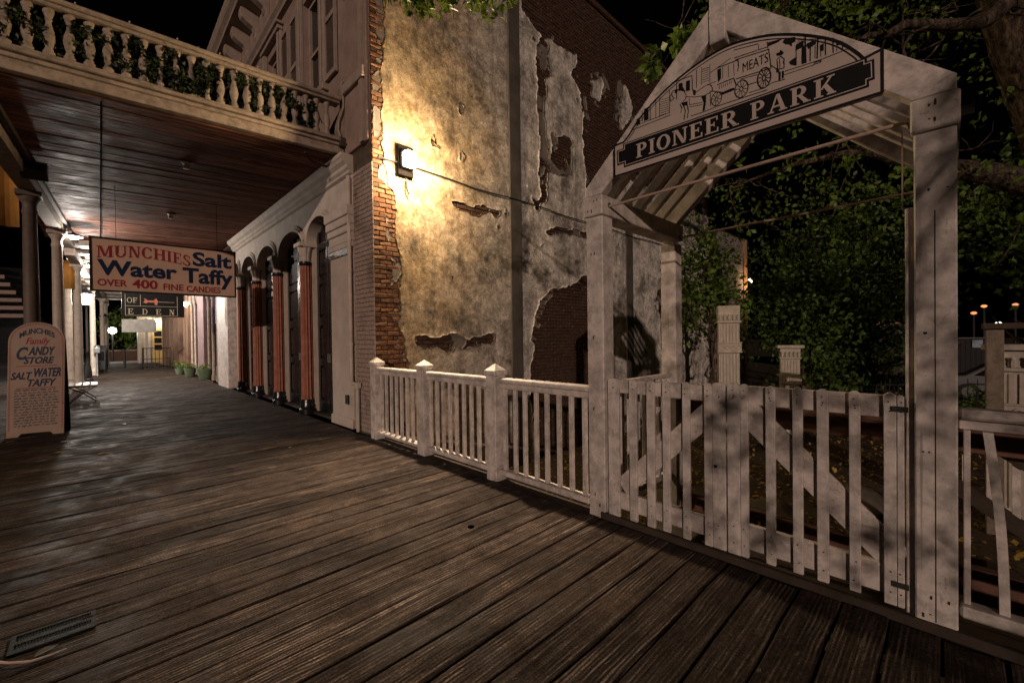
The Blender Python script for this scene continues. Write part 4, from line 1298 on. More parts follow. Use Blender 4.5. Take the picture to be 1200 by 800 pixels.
for i, q in enumerate(([(.52, .46), (.60, .43), (.64, .50), (.60, .56), (.54, .60), (.56, .53)], [(.60, .47), (.82, .47), (.82, .53), (.62, .53)], [(.80, .40), (.86, .38), (.88, .52), (.84, .60), (.79, .56)])):
    hs.prism(q, FR[0], FR[1], FR[2], (0, -.002 - .0005 * i, 0))
hs.build('painted_motif', 'sign_pink', es)
hang_rods(es, (.7, 1.9), 18.0, z1, 4.31)

ws = root('hanging_sign', (1.35, 26.0, 2.2), 'small grey weathered hanging sign far along the boardwalk', 'sign')
MB().box(.72, 1.92, 25.98, 26.02, 1.95, 2.55).build('panel', 'grey_board', ws, bevel=.006)
hang_rods(ws, (.85, 1.8), 26.0, 2.55, 4.31)

# ---- sandwich board
sbz = root('sandwich_board', (-.77, 10.45, 0), 'arched cream sandwich board for candy store standing on the planks', 'sign board')
bw, bh = .325, 1.86
def board_poly(rise=.32, n=14):
    P = [(-bw, .0), (-bw + .13, .0), (-bw + .16, .05), (bw - .16, .05), (bw - .13, 0), (bw, 0), (bw, bh - rise)]
    for k in range(1, n): P.append((bw * math.cos(math.pi * k / n), bh - rise + rise * math.sin(math.pi * k / n)))
    P.append((-bw, bh - rise))
    return P
A = Vector((-.77, 10.34, .0))
u = Vector((.975, -.19, 0)).normalized()
lean = Vector((0.02, .085, 1)).normalized()
nrm = u.cross(lean).normalized()
pn = MB().prism(board_poly(), A, u, lean, -nrm * .025).build('front_leaf', 'board_cream', sbz, bevel=.004)
A2 = A - nrm * .36
lean2 = Vector((-.02, -.085, 1)).normalized()
MB().prism([(a, b_) for a, b_ in board_poly()], A + Vector((0.02, .36, 0)) + u * .045, u, lean2, Vector((.004, .025, 0))).build('rear_leaf', 'old_wood', sbz, bevel=.004)
MB().bar(A + Vector((0, .03, .5)) + u * .31, A + Vector((0.02, .34, .5)) + u * .31, .02, .008).build('hinge_stay', 'black_iron', sbz)
FR = (A, u, lean, nrm)
def bow(u_, v_):
    return u_, v_ + .13 * (1 - (u_ / .25) ** 2) - .06
lettering('MUNCHIES', (-.20, .20, 1.60, 1.69), FR, 'sign_blue', pn, bold=.02, warp=bow)
lettering('Family', (-.13, .15, 1.46, 1.60), FR, 'sign_red', pn, bold=.012, shear=.35)
lettering('C', (-.23, -.10, 1.24, 1.45), FR, 'sign_blue', pn, bold=.03, shear=.3)
lettering('ANDY', (-.10, .21, 1.31, 1.45), FR, 'sign_blue', pn, bold=.03, shear=.3)
lettering('STORE', (-.15, .20, 1.17, 1.285), FR, 'sign_blue', pn, bold=.03, shear=.3)
lettering('SALT', (-.29, -.05, .92, 1.04), FR, 'sign_blue', pn, bold=.03, shear=.3)
lettering('WATER', (-.03, .28, .95, 1.10), FR, 'sign_blue', pn, bold=.03, shear=.3)
lettering('TAFFY', (-.10, .23, .80, .92), FR, 'sign_blue', pn, bold=.03, shear=.3)
sm = MB()
g = np.random.default_rng(9)
i = 0
for r_i in range(14):
    v = .745 - r_i * .044
    x = -.245
    while x < .22:
        L = g.uniform(.02, .075)
        n_ = max(2, int(L / .012))
        pts = [(x + L * k / n_, v + (.009 if k % 2 else -.009) + g.normal(0, .003)) for k in range(n_ + 1)]
        for q in stroke_polys(pts, .0085):
            sm.prism(q, A, u, lean, nrm * (.0015 + .0002 * (i % 7)))
            i += 1
        x += L + .022
stuff(sm.build('small_print', 'sign_blue', pn))
dt = MB()
per = [(-.30, .12 + k * .034) for k in range(42)] + [(.30, .12 + k * .034) for k in range(42)] + [(.295 * math.cos(t), 1.54 + .29 * math.sin(t)) for t in np.linspace(0, math.pi, 30)]
for (a, b_) in per: dt.prism(rect(a - .009, a + .009, b_ - .008, b_ + .008), A, u, lean, nrm * .002)
for v in (1.13, .77): dt.prism(rect(-.23, .23, v, v + .012), A, u, lean, nrm * .002)
stuff(dt.build('dotted_border', 'sign_red', pn))

# ================================================================== FURNITURE ON THE BOARDWALK
bn = root('slatted_bench', (-.28, 15.5, 0), 'low folding bench with pale slats beside the lamp post', 'bench')
for k in range(4):
    xx = -.62 + k * .145
    MB().box(xx, xx + .125, 15.0, 16.1, .42, .445).build('slat', 'white_y', bn, bevel=.005)
for yv in (15.15, 15.95):
    MB().box(-.62, -.06, yv - .02, yv + .02, .385, .418).build('rail', 'black_iron', bn)
    lg = MB()
    lg.tube([(-.58, yv, .39), (-.36, yv, .26), (-.24, yv, .16), (-.14, yv, .06), (-.08, yv, .0)], .014, 6)
    lg.build('leg', 'black_iron', bn, smooth=True)
    MB().tube([(-.10, yv, .39), (-.28, yv, .26), (-.40, yv, .16), (-.50, yv, .06), (-.56, yv, .0)], .014, 6).build('leg', 'black_iron', bn, smooth=True)

def lamp_post(x, y, label, lit, energy=0, h=3.0, k=1.0):
    r_ = root('lamp_post', (x, y, 0), label, 'lamp post', 'old-fashioned lamp posts along the boardwalk edge')
    MB().lathe([(.16, 0), (.16, .06), (.12, .10), (.13, .25), (.10, .55), (.07, .62), (.08, .66), (.05, .72), (.045, 1.1), (.06, 1.12), (.06, 1.16), (.042, 1.2), (.036, h - .16), (.055, h - .14), (.04, h - .1), (.09, h - .02), (.09, h)], (x, y, 0), 14).build('pole', 'black_iron', r_, smooth=True)
    cage = MB()
    for q in range(6):
        t = q * math.pi / 3
        cage.tube([(x + .11 * math.cos(t), y + .11 * math.sin(t), h), (x + .19 * math.cos(t), y + .19 * math.sin(t), h + .42)], .01, 5)
    cage.build('cage', 'black_iron', r_)
    MB().lathe([(.21, h + .42), (.22, h + .45), (.13, h + .58), (.05, h + .62), (.03, h + .70), (.008, h + .78)], (x, y, 0), 6).build('lantern_roof', 'black_iron', r_)
    gm = mat_lantern('lantern glow', (1, .95, .88), 22) if lit else MT['glass_pale']
    MB().lathe([(.095, h + .01), (.178, h + .41)], (x, y, 0), 6).build('lantern_glass', gm, r_)
    if lit:
        light('lamp_light', (x, y, h + .20), energy, (1, .93, .84), r_, .12)
MT['glass_pale'] = simple('pale lantern glass', (.30, .24, .18), .3, .2, 6, 0, .5)
lamp_post(-.36, 23.7, 'lit old-fashioned lamp post behind the slatted bench', True, LAMP_B)
lamp_post(.16, 33.6, 'unlit black lamp post far along the boardwalk', False, h=2.55)

pm_ = root('parking_meter', (-.10, 27.0, 0), 'grey parking meter on a post beside the far columns', 'parking meter')
MB().lathe([(.06, 0), (.035, .05), (.03, 1.0), (.05, 1.02)], (-.10, 27, 0), 10).build('post', 'grey_metal', pm_, smooth=True)
MB().box(-.21, .01, 26.92, 27.08, 1.02, 1.28).build('head', 'grey_metal', pm_, bevel=.03, seg=3)
MB().lathe([(.105, 0), (.09, .06), (.04, .10)], (-.10, 27, 1.281), 12).build('dome', 'grey_metal', pm_, smooth=True)

def pot(x, y, r, h, label, n, spread):
    r_ = root('flower_pot', (x, y, 0), label, 'flower pot', 'green pots by the storefront')
    MB().lathe([(r * .7, 0), (r * .74, .02), (r * .95, h * .85), (r, h * .86), (r * 1.02, h), (r * .9, h), (r * .86, h * .9)], (x, y, 0), 20).build('pot', 'pot', r_, smooth=True)
    P = clumps([((x + random.uniform(-1, 1) * spread, y + random.uniform(-1, 1) * spread, h + random.uniform(.0, .18)), .14) for _ in range(n)], 240, 1)
    V, T = leaves(P, .08, up=.5)
    array_mesh('plant', V, T, 'leaf', r_, origin=(x, y, h))
pot(2.95, 20.4, .27, .42, 'large green pot nearest the white pier', 4, .1)
pot(2.72, 22.3, .22, .38, 'middle green pot with a leafy plant', 7, .16)
pot(2.62, 24.6, .20, .34, 'farthest green pot with a spreading fern', 9, .22)

for k, (x, y, lab) in enumerate(((-.05, 29.6, 'dark newspaper box nearest the parking meter'), (.0, 30.5, 'dark newspaper box between two others'), (.06, 31.4, 'dark newspaper box nearest the unlit lamp post'))):
    nb = root('news_box', (x, y, 0), lab, 'news box', 'newspaper boxes at the boardwalk edge')
    MB().box(x - .25, x + .25, y - .25, y + .25, .15, 1.15 + .1 * k).build('cabinet', 'black_iron', nb, bevel=.02)
    MB().box(x - .2, x + .2, y - .256, y - .252, .6, 1.05).build('window', 'glass', nb)
    for sx in (-1, 1):
        for sy in (-1, 1): MB().box(x + sx * .2 - .02, x + sx * .2 + .02, y + sy * .2 - .02, y + sy * .2 + .02, 0, .15).build('leg', 'black_iron', nb)

# railing far along
fr2 = root('metal_railing', (2.2, 31.5, 0), 'black metal railing with thin bars at the far storefront steps', 'railing')
def rail_run(p, q, n):
    p, q = Vector(p), Vector(q)
    for z in (.12, .55, 1.15): MB().bar(p + Vector((0, 0, z)), q + Vector((0, 0, z)), .04, .04).build('rail', 'black_iron', fr2)
    for k in range(n + 1):
        c = p.lerp(q, k / n)
        MB().box(c.x - .014, c.x + .014, c.y - .014, c.y + .014, 0.0, 1.13).build('bar', 'black_iron', fr2)
rail_run((1.66, 30.6, 0), (2.95, 31.4, 0), 7)
rail_run((1.66, 30.6, 0), (1.95, 35.0, 0), 9)
ls = root('handrail_post', (1.02, 33.5, 0), 'black post with slanting arm left of the metal railing', 'post')
MB().tube([(1.02, 33.5, 0), (1.02, 33.5, 1.0)], .05, 8).build('post', 'black_iron', ls)
MB().bar((.8, 33.5, .95), (1.6, 33.6, 1.25), .06, .06).build('arm', 'black_iron', ls)

# ================================================================== STOREFRONTS BEYOND
s2 = root('storefront', (3.2, 21.5, 0), 'storefront with a white end pier and slim fluted columns', 'building')
MB().box(3.5, 12, 17.45, 25.9, GZ, 8.6).build('wall', 'stucco_hi', s2)
pw = MB().box(2.88, 3.48, 15.75, 17.35, 0, 4.24).build('pier', 'white_z', s2, bevel=.01)
MB().box(2.85, 3.48, 15.72, 17.38, 4.0, 4.20).build('pier_cap', 'white_x', pw, bevel=.01)
MT['mauve'] = simple('mauve paint', (0.20, 0.13, 0.13), .6, .25, 5, .2, .3)
MT['purple'] = simple('purple blind', (0.08, 0.06, 0.14), .6, .25, 5, .1, .3)
MT['tan_dark'] = simple('brown pilaster paint', (0.17, 0.10, 0.065), .6, .25, 5, .2, .3)
MT['tan'] = simple('tan paint', (0.36, 0.22, 0.13), .6, .25, 5, .2, .3)
for (a, b_, m) in ((17.5, 18.2, 'mauve'), (20.9, 22.3, 'mauve'), (25.2, 25.85, 'tan_dark')):
    MB().box(3.0, 3.49, a, b_, 0, 4.2).build('pier', m, s2, bevel=.01)
for (a, b_) in ((18.2, 20.9), (22.3, 25.2)):
    wn = MB().box(3.40, 3.45, a, b_, .5, 3.6).build('window', 'glass', s2)
    MB().box(3.36, 3.395, a + .06, b_ - .06, 2.2, 3.55).build('blind', 'purple', wn)
    MB().box(3.2, 3.49, a, b_, 0, .49).build('stall_riser', 'mauve', s2, bevel=.01)
    MB().box(3.15, 3.49, a, b_, 3.61, 4.2).build('fascia', 'stucco_hi', s2)
    for q in range(3):
        yy = a + (b_ - a) * (q + .5) / 3
        c_ = MB().lathe([(.09, 0), (.09, .2), (.06, .25), (.055, 3.1), (.07, 3.15), (.12, 3.4), (.12, 3.6)], (3.12, yy, 0), 20, .12, 8).build('column', 'cream', s2, smooth=True)
sc2 = root('wall_sconce', (2.95, 24.85, 3.2), 'small lit sconce on the far storefront pier', 'lamp')
MB().lathe([(.02, -.1), (.10, 0), (.12, .14), (.03, .16)], (2.92, 24.85, 3.2), 10).build('shade', mat_emit('sconce glow', (1, .72, .38), 9), sc2)
MB().box(2.95, 3.1, 24.8, 24.9, 3.15, 3.28).build('backplate', 'black_iron', sc2)
light('sconce_light', (2.74, 24.85, 3.16), 26, (1, .72, .42), sc2, .06)
MB().tube([(3.0, 26.4, 1.2), (2.75, 26.0, 1.0), (2.6, 25.4, .95), (2.75, 25.0, .95)], .025, 6).build('handrail', 'black_iron', s2)

s3 = root('storefront', (3.2, 31, 0), 'dark storefront with tan pilasters beyond the green pots', 'building')
MB().box(3.45, 12, 26, 38.5, GZ, 8.2).build('wall', 'black_gloss', s3)
for k in range(6):
    yy = 26.2 + k * 2.0
    MB().box(3.0, 3.44, yy, yy + .55, 0, 4.2).build('pilaster', 'tan_dark', s3, bevel=.01)
    MB().box(3.35, 3.44, yy + .6, yy + 1.9, .2, 3.6).build('door', 'black_gloss', s3)
s4 = root('storefront', (3.0, 40.5, 0), 'pale end house with a lit yellow door at the boardwalk end', 'building')
MB().box(1.95, 8, 40.25, 41.3, GZ, 6.5).build('wall', 'cream_z', s4)
MT['yellow_door'] = simple('yellow door paint', (0.55, 0.36, 0.12), .5, .2, 6, .1, .4)
dd = MB().box(2.72, 3.38, 40.19, 40.245, 0, 2.5).build('door', 'yellow_door', s4)
for k in range(3): MB().box(2.84, 3.26, 40.182, 40.188, .9 + .5 * k, 1.3 + .5 * k).build('pane', 'glass', dd)
for x in (2.02, 2.55, 3.5): MB().box(x - .08, x + .08, 40.10, 40.24, 0, 3.2).build('pilaster', 'cream_z', s4, bevel=.01)
MB().box(1.9, 3.7, 40.05, 40.24, 3.2, 3.6).build('lintel', 'cream_z', s4, bevel=.02)
l5 = root('porch_lamp', (2.9, 39.8, 3.1), 'warm porch lamp over the yellow door', 'lamp')
MB().lathe([(.04, -.1), (.10, -.02), (.10, .06), (.03, .1)], (2.95, 39.7, 3.05), 10).build('globe', mat_emit('porch glow', (1, .85, .6), 20), l5)
MB().tube([(2.95, 39.7, 3.15), (2.95, 39.7, 3.3), (2.95, 40.05, 3.35)], .015, 6).build('arm', 'black_iron', l5)
light('porch_light', (2.95, 39.55, 2.9), 90, (1, .86, .62), l5, .08)

# far end of the walk
bar_ = root('barrier_wall', (2.5, 50, -.12), 'low red brick wall across the street at the walk end', 'wall')
MB().box(.0, 6.0, 50, 50.3, -.12, .75).build('wall', 'brick_far', bar_)
MB().box(-.05, 6.05, 49.95, 50.35, .75, .83).build('coping', 'brick_pink', bar_, bevel=.01)
ts = root('traffic_signal', (.3, 46.2, 0), 'traffic signal showing a blue-green light far down the walk', 'traffic light')
MB().tube([(.3, 46.2, -.02), (.3, 46.2, 3.0)], .06, 8).build('post', 'black_iron', ts)
MB().box(.12, .48, 46.05, 46.35, 1.5, 2.6).build('housing', 'black_iron', ts, bevel=.02)
for k in range(3):
    MB().lathe([(.12, 0), (.12, .01)], (0, 0, 0), 14).build('lens', mat_emit('green signal', (.05, .55, 1.0), 28) if k == 0 else MT['glass'], ts)
    o = bpy.context.scene.objects[-1] if False else None
for k, ch in enumerate([c for c in ts.children if c.name.startswith('lens')]):
    place(ch, Matrix.Translation((.3, 46.04, 1.72 + .34 * k)) @ Matrix.Rotation(R(90), 4, 'X'), ts)
light('signal_light', (.3, 45.7, 1.72), 12, (.1, .6, 1.0), ts, .1)
gl = root('street_lamp', (.75, 47.5, 0), 'globe street lamp with a warm white glow at the walk end', 'street lamp')
MB().tube([(.75, 47.5, -.1), (.75, 47.5, 2.2)], .06, 8).build('post', 'black_iron', gl)
MB().lathe([(.05, 0), (.22, .12), (.26, .28), (.2, .45), (.04, .54)], (.75, 47.5, 2.2), 14).build('globe', mat_emit('globe glow', (1, .9, .75), 30), gl, smooth=True)
light('globe_light', (.75, 47.0, 2.45), 220, (1, .88, .7), gl, .3)
# ================================================================== WALL LAMP
wl = root('wall_lamp', (3.57, 6.10, 4.2), 'bright warm floodlight on the peeling plaster wall', 'lamp')
MB().box(3.44, 3.72, 6.07, 6.13, 4.12, 4.60).build('backplate', 'rough_black', wl, bevel=.01)
MB().box(3.47, 3.69, 6.0, 6.068, 4.22, 4.50).build('housing', 'black_iron', wl, bevel=.02)
MB().box(3.465, 3.675, 5.86, 5.999, 4.22, 4.46).build('lens', mat_emit('wall lamp glow', (1, .86, .62), 60), wl, bevel=.04, seg=3)
MB().tube([(3.60, 6.10, 4.09), (3.60, 6.09, 3.94), (3.64, 6.10, 3.84)], .016, 6).build('conduit', 'black_iron', wl, smooth=True)
light('wall_lamp_light', (3.57, 5.74, 4.30), LAMP_W, (1, .71, .39), wl, .10)
_s = light('wall_lamp_beam', (3.57, 5.66, 4.30), LAMP_S, (1, .79, .58), wl, .10, 'SPOT', spot_size=R(68), spot_blend=1.0)
place(_s, Matrix.Translation((3.57, 5.66, 4.30)) @ (Vector((2.4, 3.9, 0)) - Vector((3.57, 5.66, 4.30))).to_track_quat('-Z', 'Y').to_matrix().to_4x4(), wl)

# ================================================================== WHITE FENCE left of the gate
fn = root('picket_fence', (3.0, 4.2, 0), 'white balustrade fence with pointed posts between wall and gate', 'fence')
FX = 3.02
def post(x, y, par, h=1.10, s=.076):
    p = MB().box(x - s, x + s, y - s, y + s, -.06, h).build('post', 'white_z', par, bevel=.006)
    c = MB()
    c.add([(x - s - .012, y - s - .012, h + .001), (x + s + .012, y - s - .012, h + .001), (x + s + .012, y + s + .012, h + .001), (x - s - .012, y + s + .012, h + .001), (x - s - .012, y - s - .012, h + .05), (x + s + .012, y - s - .012, h + .05), (x + s + .012, y + s + .012, h + .05), (x - s - .012, y + s + .012, h + .05), (x, y, h + .125)],
          [(0, 3, 2, 1), (0, 1, 5, 4), (1, 2, 6, 5), (2, 3, 7, 6), (3, 0, 4, 7), (4, 5, 8), (5, 6, 8), (6, 7, 8), (7, 4, 8)])
    c.build('cap', 'white_z', p, bevel=.004)
for yv in (6.06, 4.74, 3.36): post(FX, yv, fn)
spans = [(5.98, 4.82, 8), (4.66, 3.44, 9), (3.28, 2.13, 8)]
for a, b_, n in spans:
    MB().box(FX - .055, FX + .055, b_, a, 1.025, 1.075).build('top_rail', 'white_y', fn, bevel=.015, seg=2)
    MB().box(FX - .022, FX + .022, b_, a, .965, 1.022).build('upper_rail', 'white_y', fn, bevel=.004)
    MB().box(FX - .05, FX + .05, b_, a, .06, .115).build('bottom_rail', 'white_y', fn, bevel=.012)
    MB().box(FX - .06, FX + .06, b_, a, -.075, -.02).build('sill', 'white_y', fn, bevel=.006)
    for k in range(n):
        yy = b_ + (a - b_) * (k + .5) / n + random.uniform(-.006, .006)
        MB().box(FX - .019, FX + .019, yy - .019, yy + .019, .116, .964).build('baluster', 'white_z', fn, bevel=.003)

# ================================================================== GATE ARCH
ga = root('gate_arch', (3.7, 1.03, 0), 'white timber gate arch with open slatted gable roof', 'gate arch')
YL0, YL1, YR0, YR1 = 1.965, 2.125, -.040, .113
XB0, XB1 = 4.30, 4.455
for (y0, y1) in ((YL0, YL1), (YR0, YR1)):
    fp = MB().box(2.965, 3.12, y0, y1, -.02, 2.495).build('post', 'white_z', ga, bevel=.007)
    MB().box(XB0, XB1, y0, y1, GZ, 2.46).build('post', 'white_z', ga, bevel=.007)
    MB().box(2.945, XB1 + .02, y0 - .012, y1 + .012, 2.497, 2.66).build('side_beam', 'white_x', ga, bevel=.008)
cr = MB()
cr.box(2.9635, 2.9645, .035, .039, .05, 2.1)
cr.build('post_crack', 'nail', fp)
YM = (YL0 + YR1) / 2 + .005
RZ0, RZ1 = 2.662, 3.86
# front and rear gable boards, then slats between
def rafter_board(x0, x1, side, wd_, name, mat='white_y', z_lift=0.0):
    ye = YL1 if side > 0 else YR0
    end, top = 2.735, 3.735
    sl_ = (top - end) / abs(ye - YM)
    ym = YM + .001 * side
    P = [(ye, 2.664), (ye, end), (ym, top), (ym, top - wd_), (ye - side * max(0.0, wd_ - (end - 2.664)) / sl_, 2.664)]
    return MB().prism(P, (x0, 0, 0), (0, 1, 0), (0, 0, 1), (x1 - x0, 0, 0)).build(name, mat, ga, bevel=.005)
for s in (1, -1):
    rafter_board(2.955, 3.045, s, .215, 'gable_board')
    rafter_board(4.36, 4.45, s, .20, 'gable_board')
    for xr in (3.26, 3.50, 3.74, 3.98, 4.20):
        rafter_board(xr - .032, xr + .032, s, .12, 'rafter')
MB().box(2.93, 3.07, YM - .05, YM + .05, 3.42, 3.85).build('king_post', 'white_z', ga, bevel=.006)
MB().box(3.072, 4.46, YM - .04, YM + .04, 3.49, 3.60).build('ridge_beam', 'white_x', ga, bevel=.006)
for (x, z) in ((3.05, 2.585), (4.38, 2.53)):
    rd = MB().tube([(x, YR1 + .001, z + .015), (x, YL0 - .001, z - .01)], .011, 8).build('tie_rod', 'rope', ga, smooth=True)
    for yy in (YR1 + .006, YL0 - .012): MB().tube([(x, yy - .006, z), (x, yy + .018, z)], .024, 6).build('nut', 'grey_metal', rd)
MB().tube([(3.05, YR0 - .012, 2.58), (3.05, YR0 - .06, 2.58)], .022, 6).build('bolt', 'grey_metal', ga)
MB().box(3.0, 3.05, YR1 + .001, YR1 + .035, -.02, 2.14).build('gate_stop', 'white_z', ga, bevel=.005)
MB().bar((3.03, YR1 + .045, 2.55), (3.03, YR1 + .045, 2.14), .025, .006, (0, 1, 0)).build('strap', 'rope', ga)
nl = MB()
for (y0, y1) in ((YL0, YL1), (YR0, YR1)):
    for zz in (.08, .16, .9, 1.5, 2.2, 2.55, 2.61):
        for _ in range(2):
            yy = random.uniform(y0 + .03, y1 - .03)
            xx = 2.9655 if zz < 2.49 else 2.9455
            nl.tube([(xx, yy, zz + random.uniform(-.03, .03)), (xx - .0025, yy, zz)], .0042, 6)
stuff(nl.build('nail_head', 'nail', ga))

# ---- sign on the arch
ps = root('park_sign', (2.92, 1.03, 2.75), 'arched white gate sign with wagon drawing and black name panel', 'sign')
FRO = (2.905, 1.86, 2.75)
FU, FV, FN = (0, -1, 0), (0, 0, 1), (-1, 0, 0)
PANEL = [(.055, -.005), (1.635, -.015), (1.635, .205), (1.561, .190), (1.536, .232), (1.465, .322), (1.37, .402), (1.228, .49), (1.073, .555), (.877, .591), (.659, .556), (.445, .473), (.277, .366), (.184, .273), (.14, .235), (.055, .232)]
def smooth_arc(P, n=5):
    out = []
    for i in range(len(P) - 1):
        p0, p1, p2, p3 = [np.array(P[min(max(i + k, 0), len(P) - 1)]) for k in (-1, 0, 1, 2)]
        for k in range(n):
            t = k / n
            out.append(tuple(.5 * (2 * p1 + (p2 - p0) * t + (2 * p0 - 5 * p1 + 4 * p2 - p3) * t * t + (3 * p1 - p0 - 3 * p2 + p3) * t ** 3)))
    return out + [P[-1]]
PANEL = PANEL[:3] + smooth_arc(PANEL[3:15]) + PANEL[15:]
MB().prism(PANEL, (2.905, 1.86, 2.75), FU, FV, (.04, 0, 0)).build('panel', 'sign_white', ps)
ctr = (.85, .25)
edge_ = [PANEL[i] for i in range(len(PANEL))] + [PANEL[0]]
mb = MB()
for i, q in enumerate(stroke_polys(edge_, .012)): mb.prism(q, FRO, FU, FV, (-.004 - .0003 * (i % 3), 0, 0))
mb.build('edge_line', 'sign_black', ps)
inner = [(a + (ctr[0] - a) * .035, b_ + (.20 - b_) * .06) for a, b_ in PANEL[3:-1]]
mb = MB()
for i, q in enumerate(stroke_polys(inner, .004)): mb.prism(q, FRO, FU, FV, (-.003 - .0003 * (i % 3), 0, 0))
mb.build('inner_line', 'sign_black', ps)
BLK = [(.078, .185), (.135, .185), (.135, .222), (1.574, .190), (1.574, .168), (1.603, .168), (1.605, .065), (1.582, .065), (1.582, .035), (.140, .040), (.140, .072), (.083, .072)]
bp_ = MB().prism(BLK, FRO, FU, FV, (-.006, 0, 0)).build('name_panel', 'sign_black', ps)
FR2 = ((2.899, 1.86, 2.75), FU, FV, FN)
c0 = (.84, .13)
ib = [(a + (.012 if a < c0[0] else -.012), b_ + (.011 if b_ < c0[1] else -.011)) for a, b_ in BLK]
mb = MB()
for i, q in enumerate(stroke_polys(ib + [ib[0]], .0045)): mb.prism(q, FR2[0], FU, FV, (-.0015 - .0002 * (i % 3), 0, 0))
mb.build('border_line', 'sign_white', bp_)
def slope(u_, v_): return u_, v_ - .012 * (u_ - .25)
serif_text('PIONEER', (.245, .955, .075, .178), FR2, 'sign_white', bp_, gap=.14, s=.21, t=.10, warp=slope)
serif_text('PARK', (1.02, 1.445, .075, .178), FR2, 'sign_white', bp_, gap=.15, s=.21, t=.10, warp=slope)
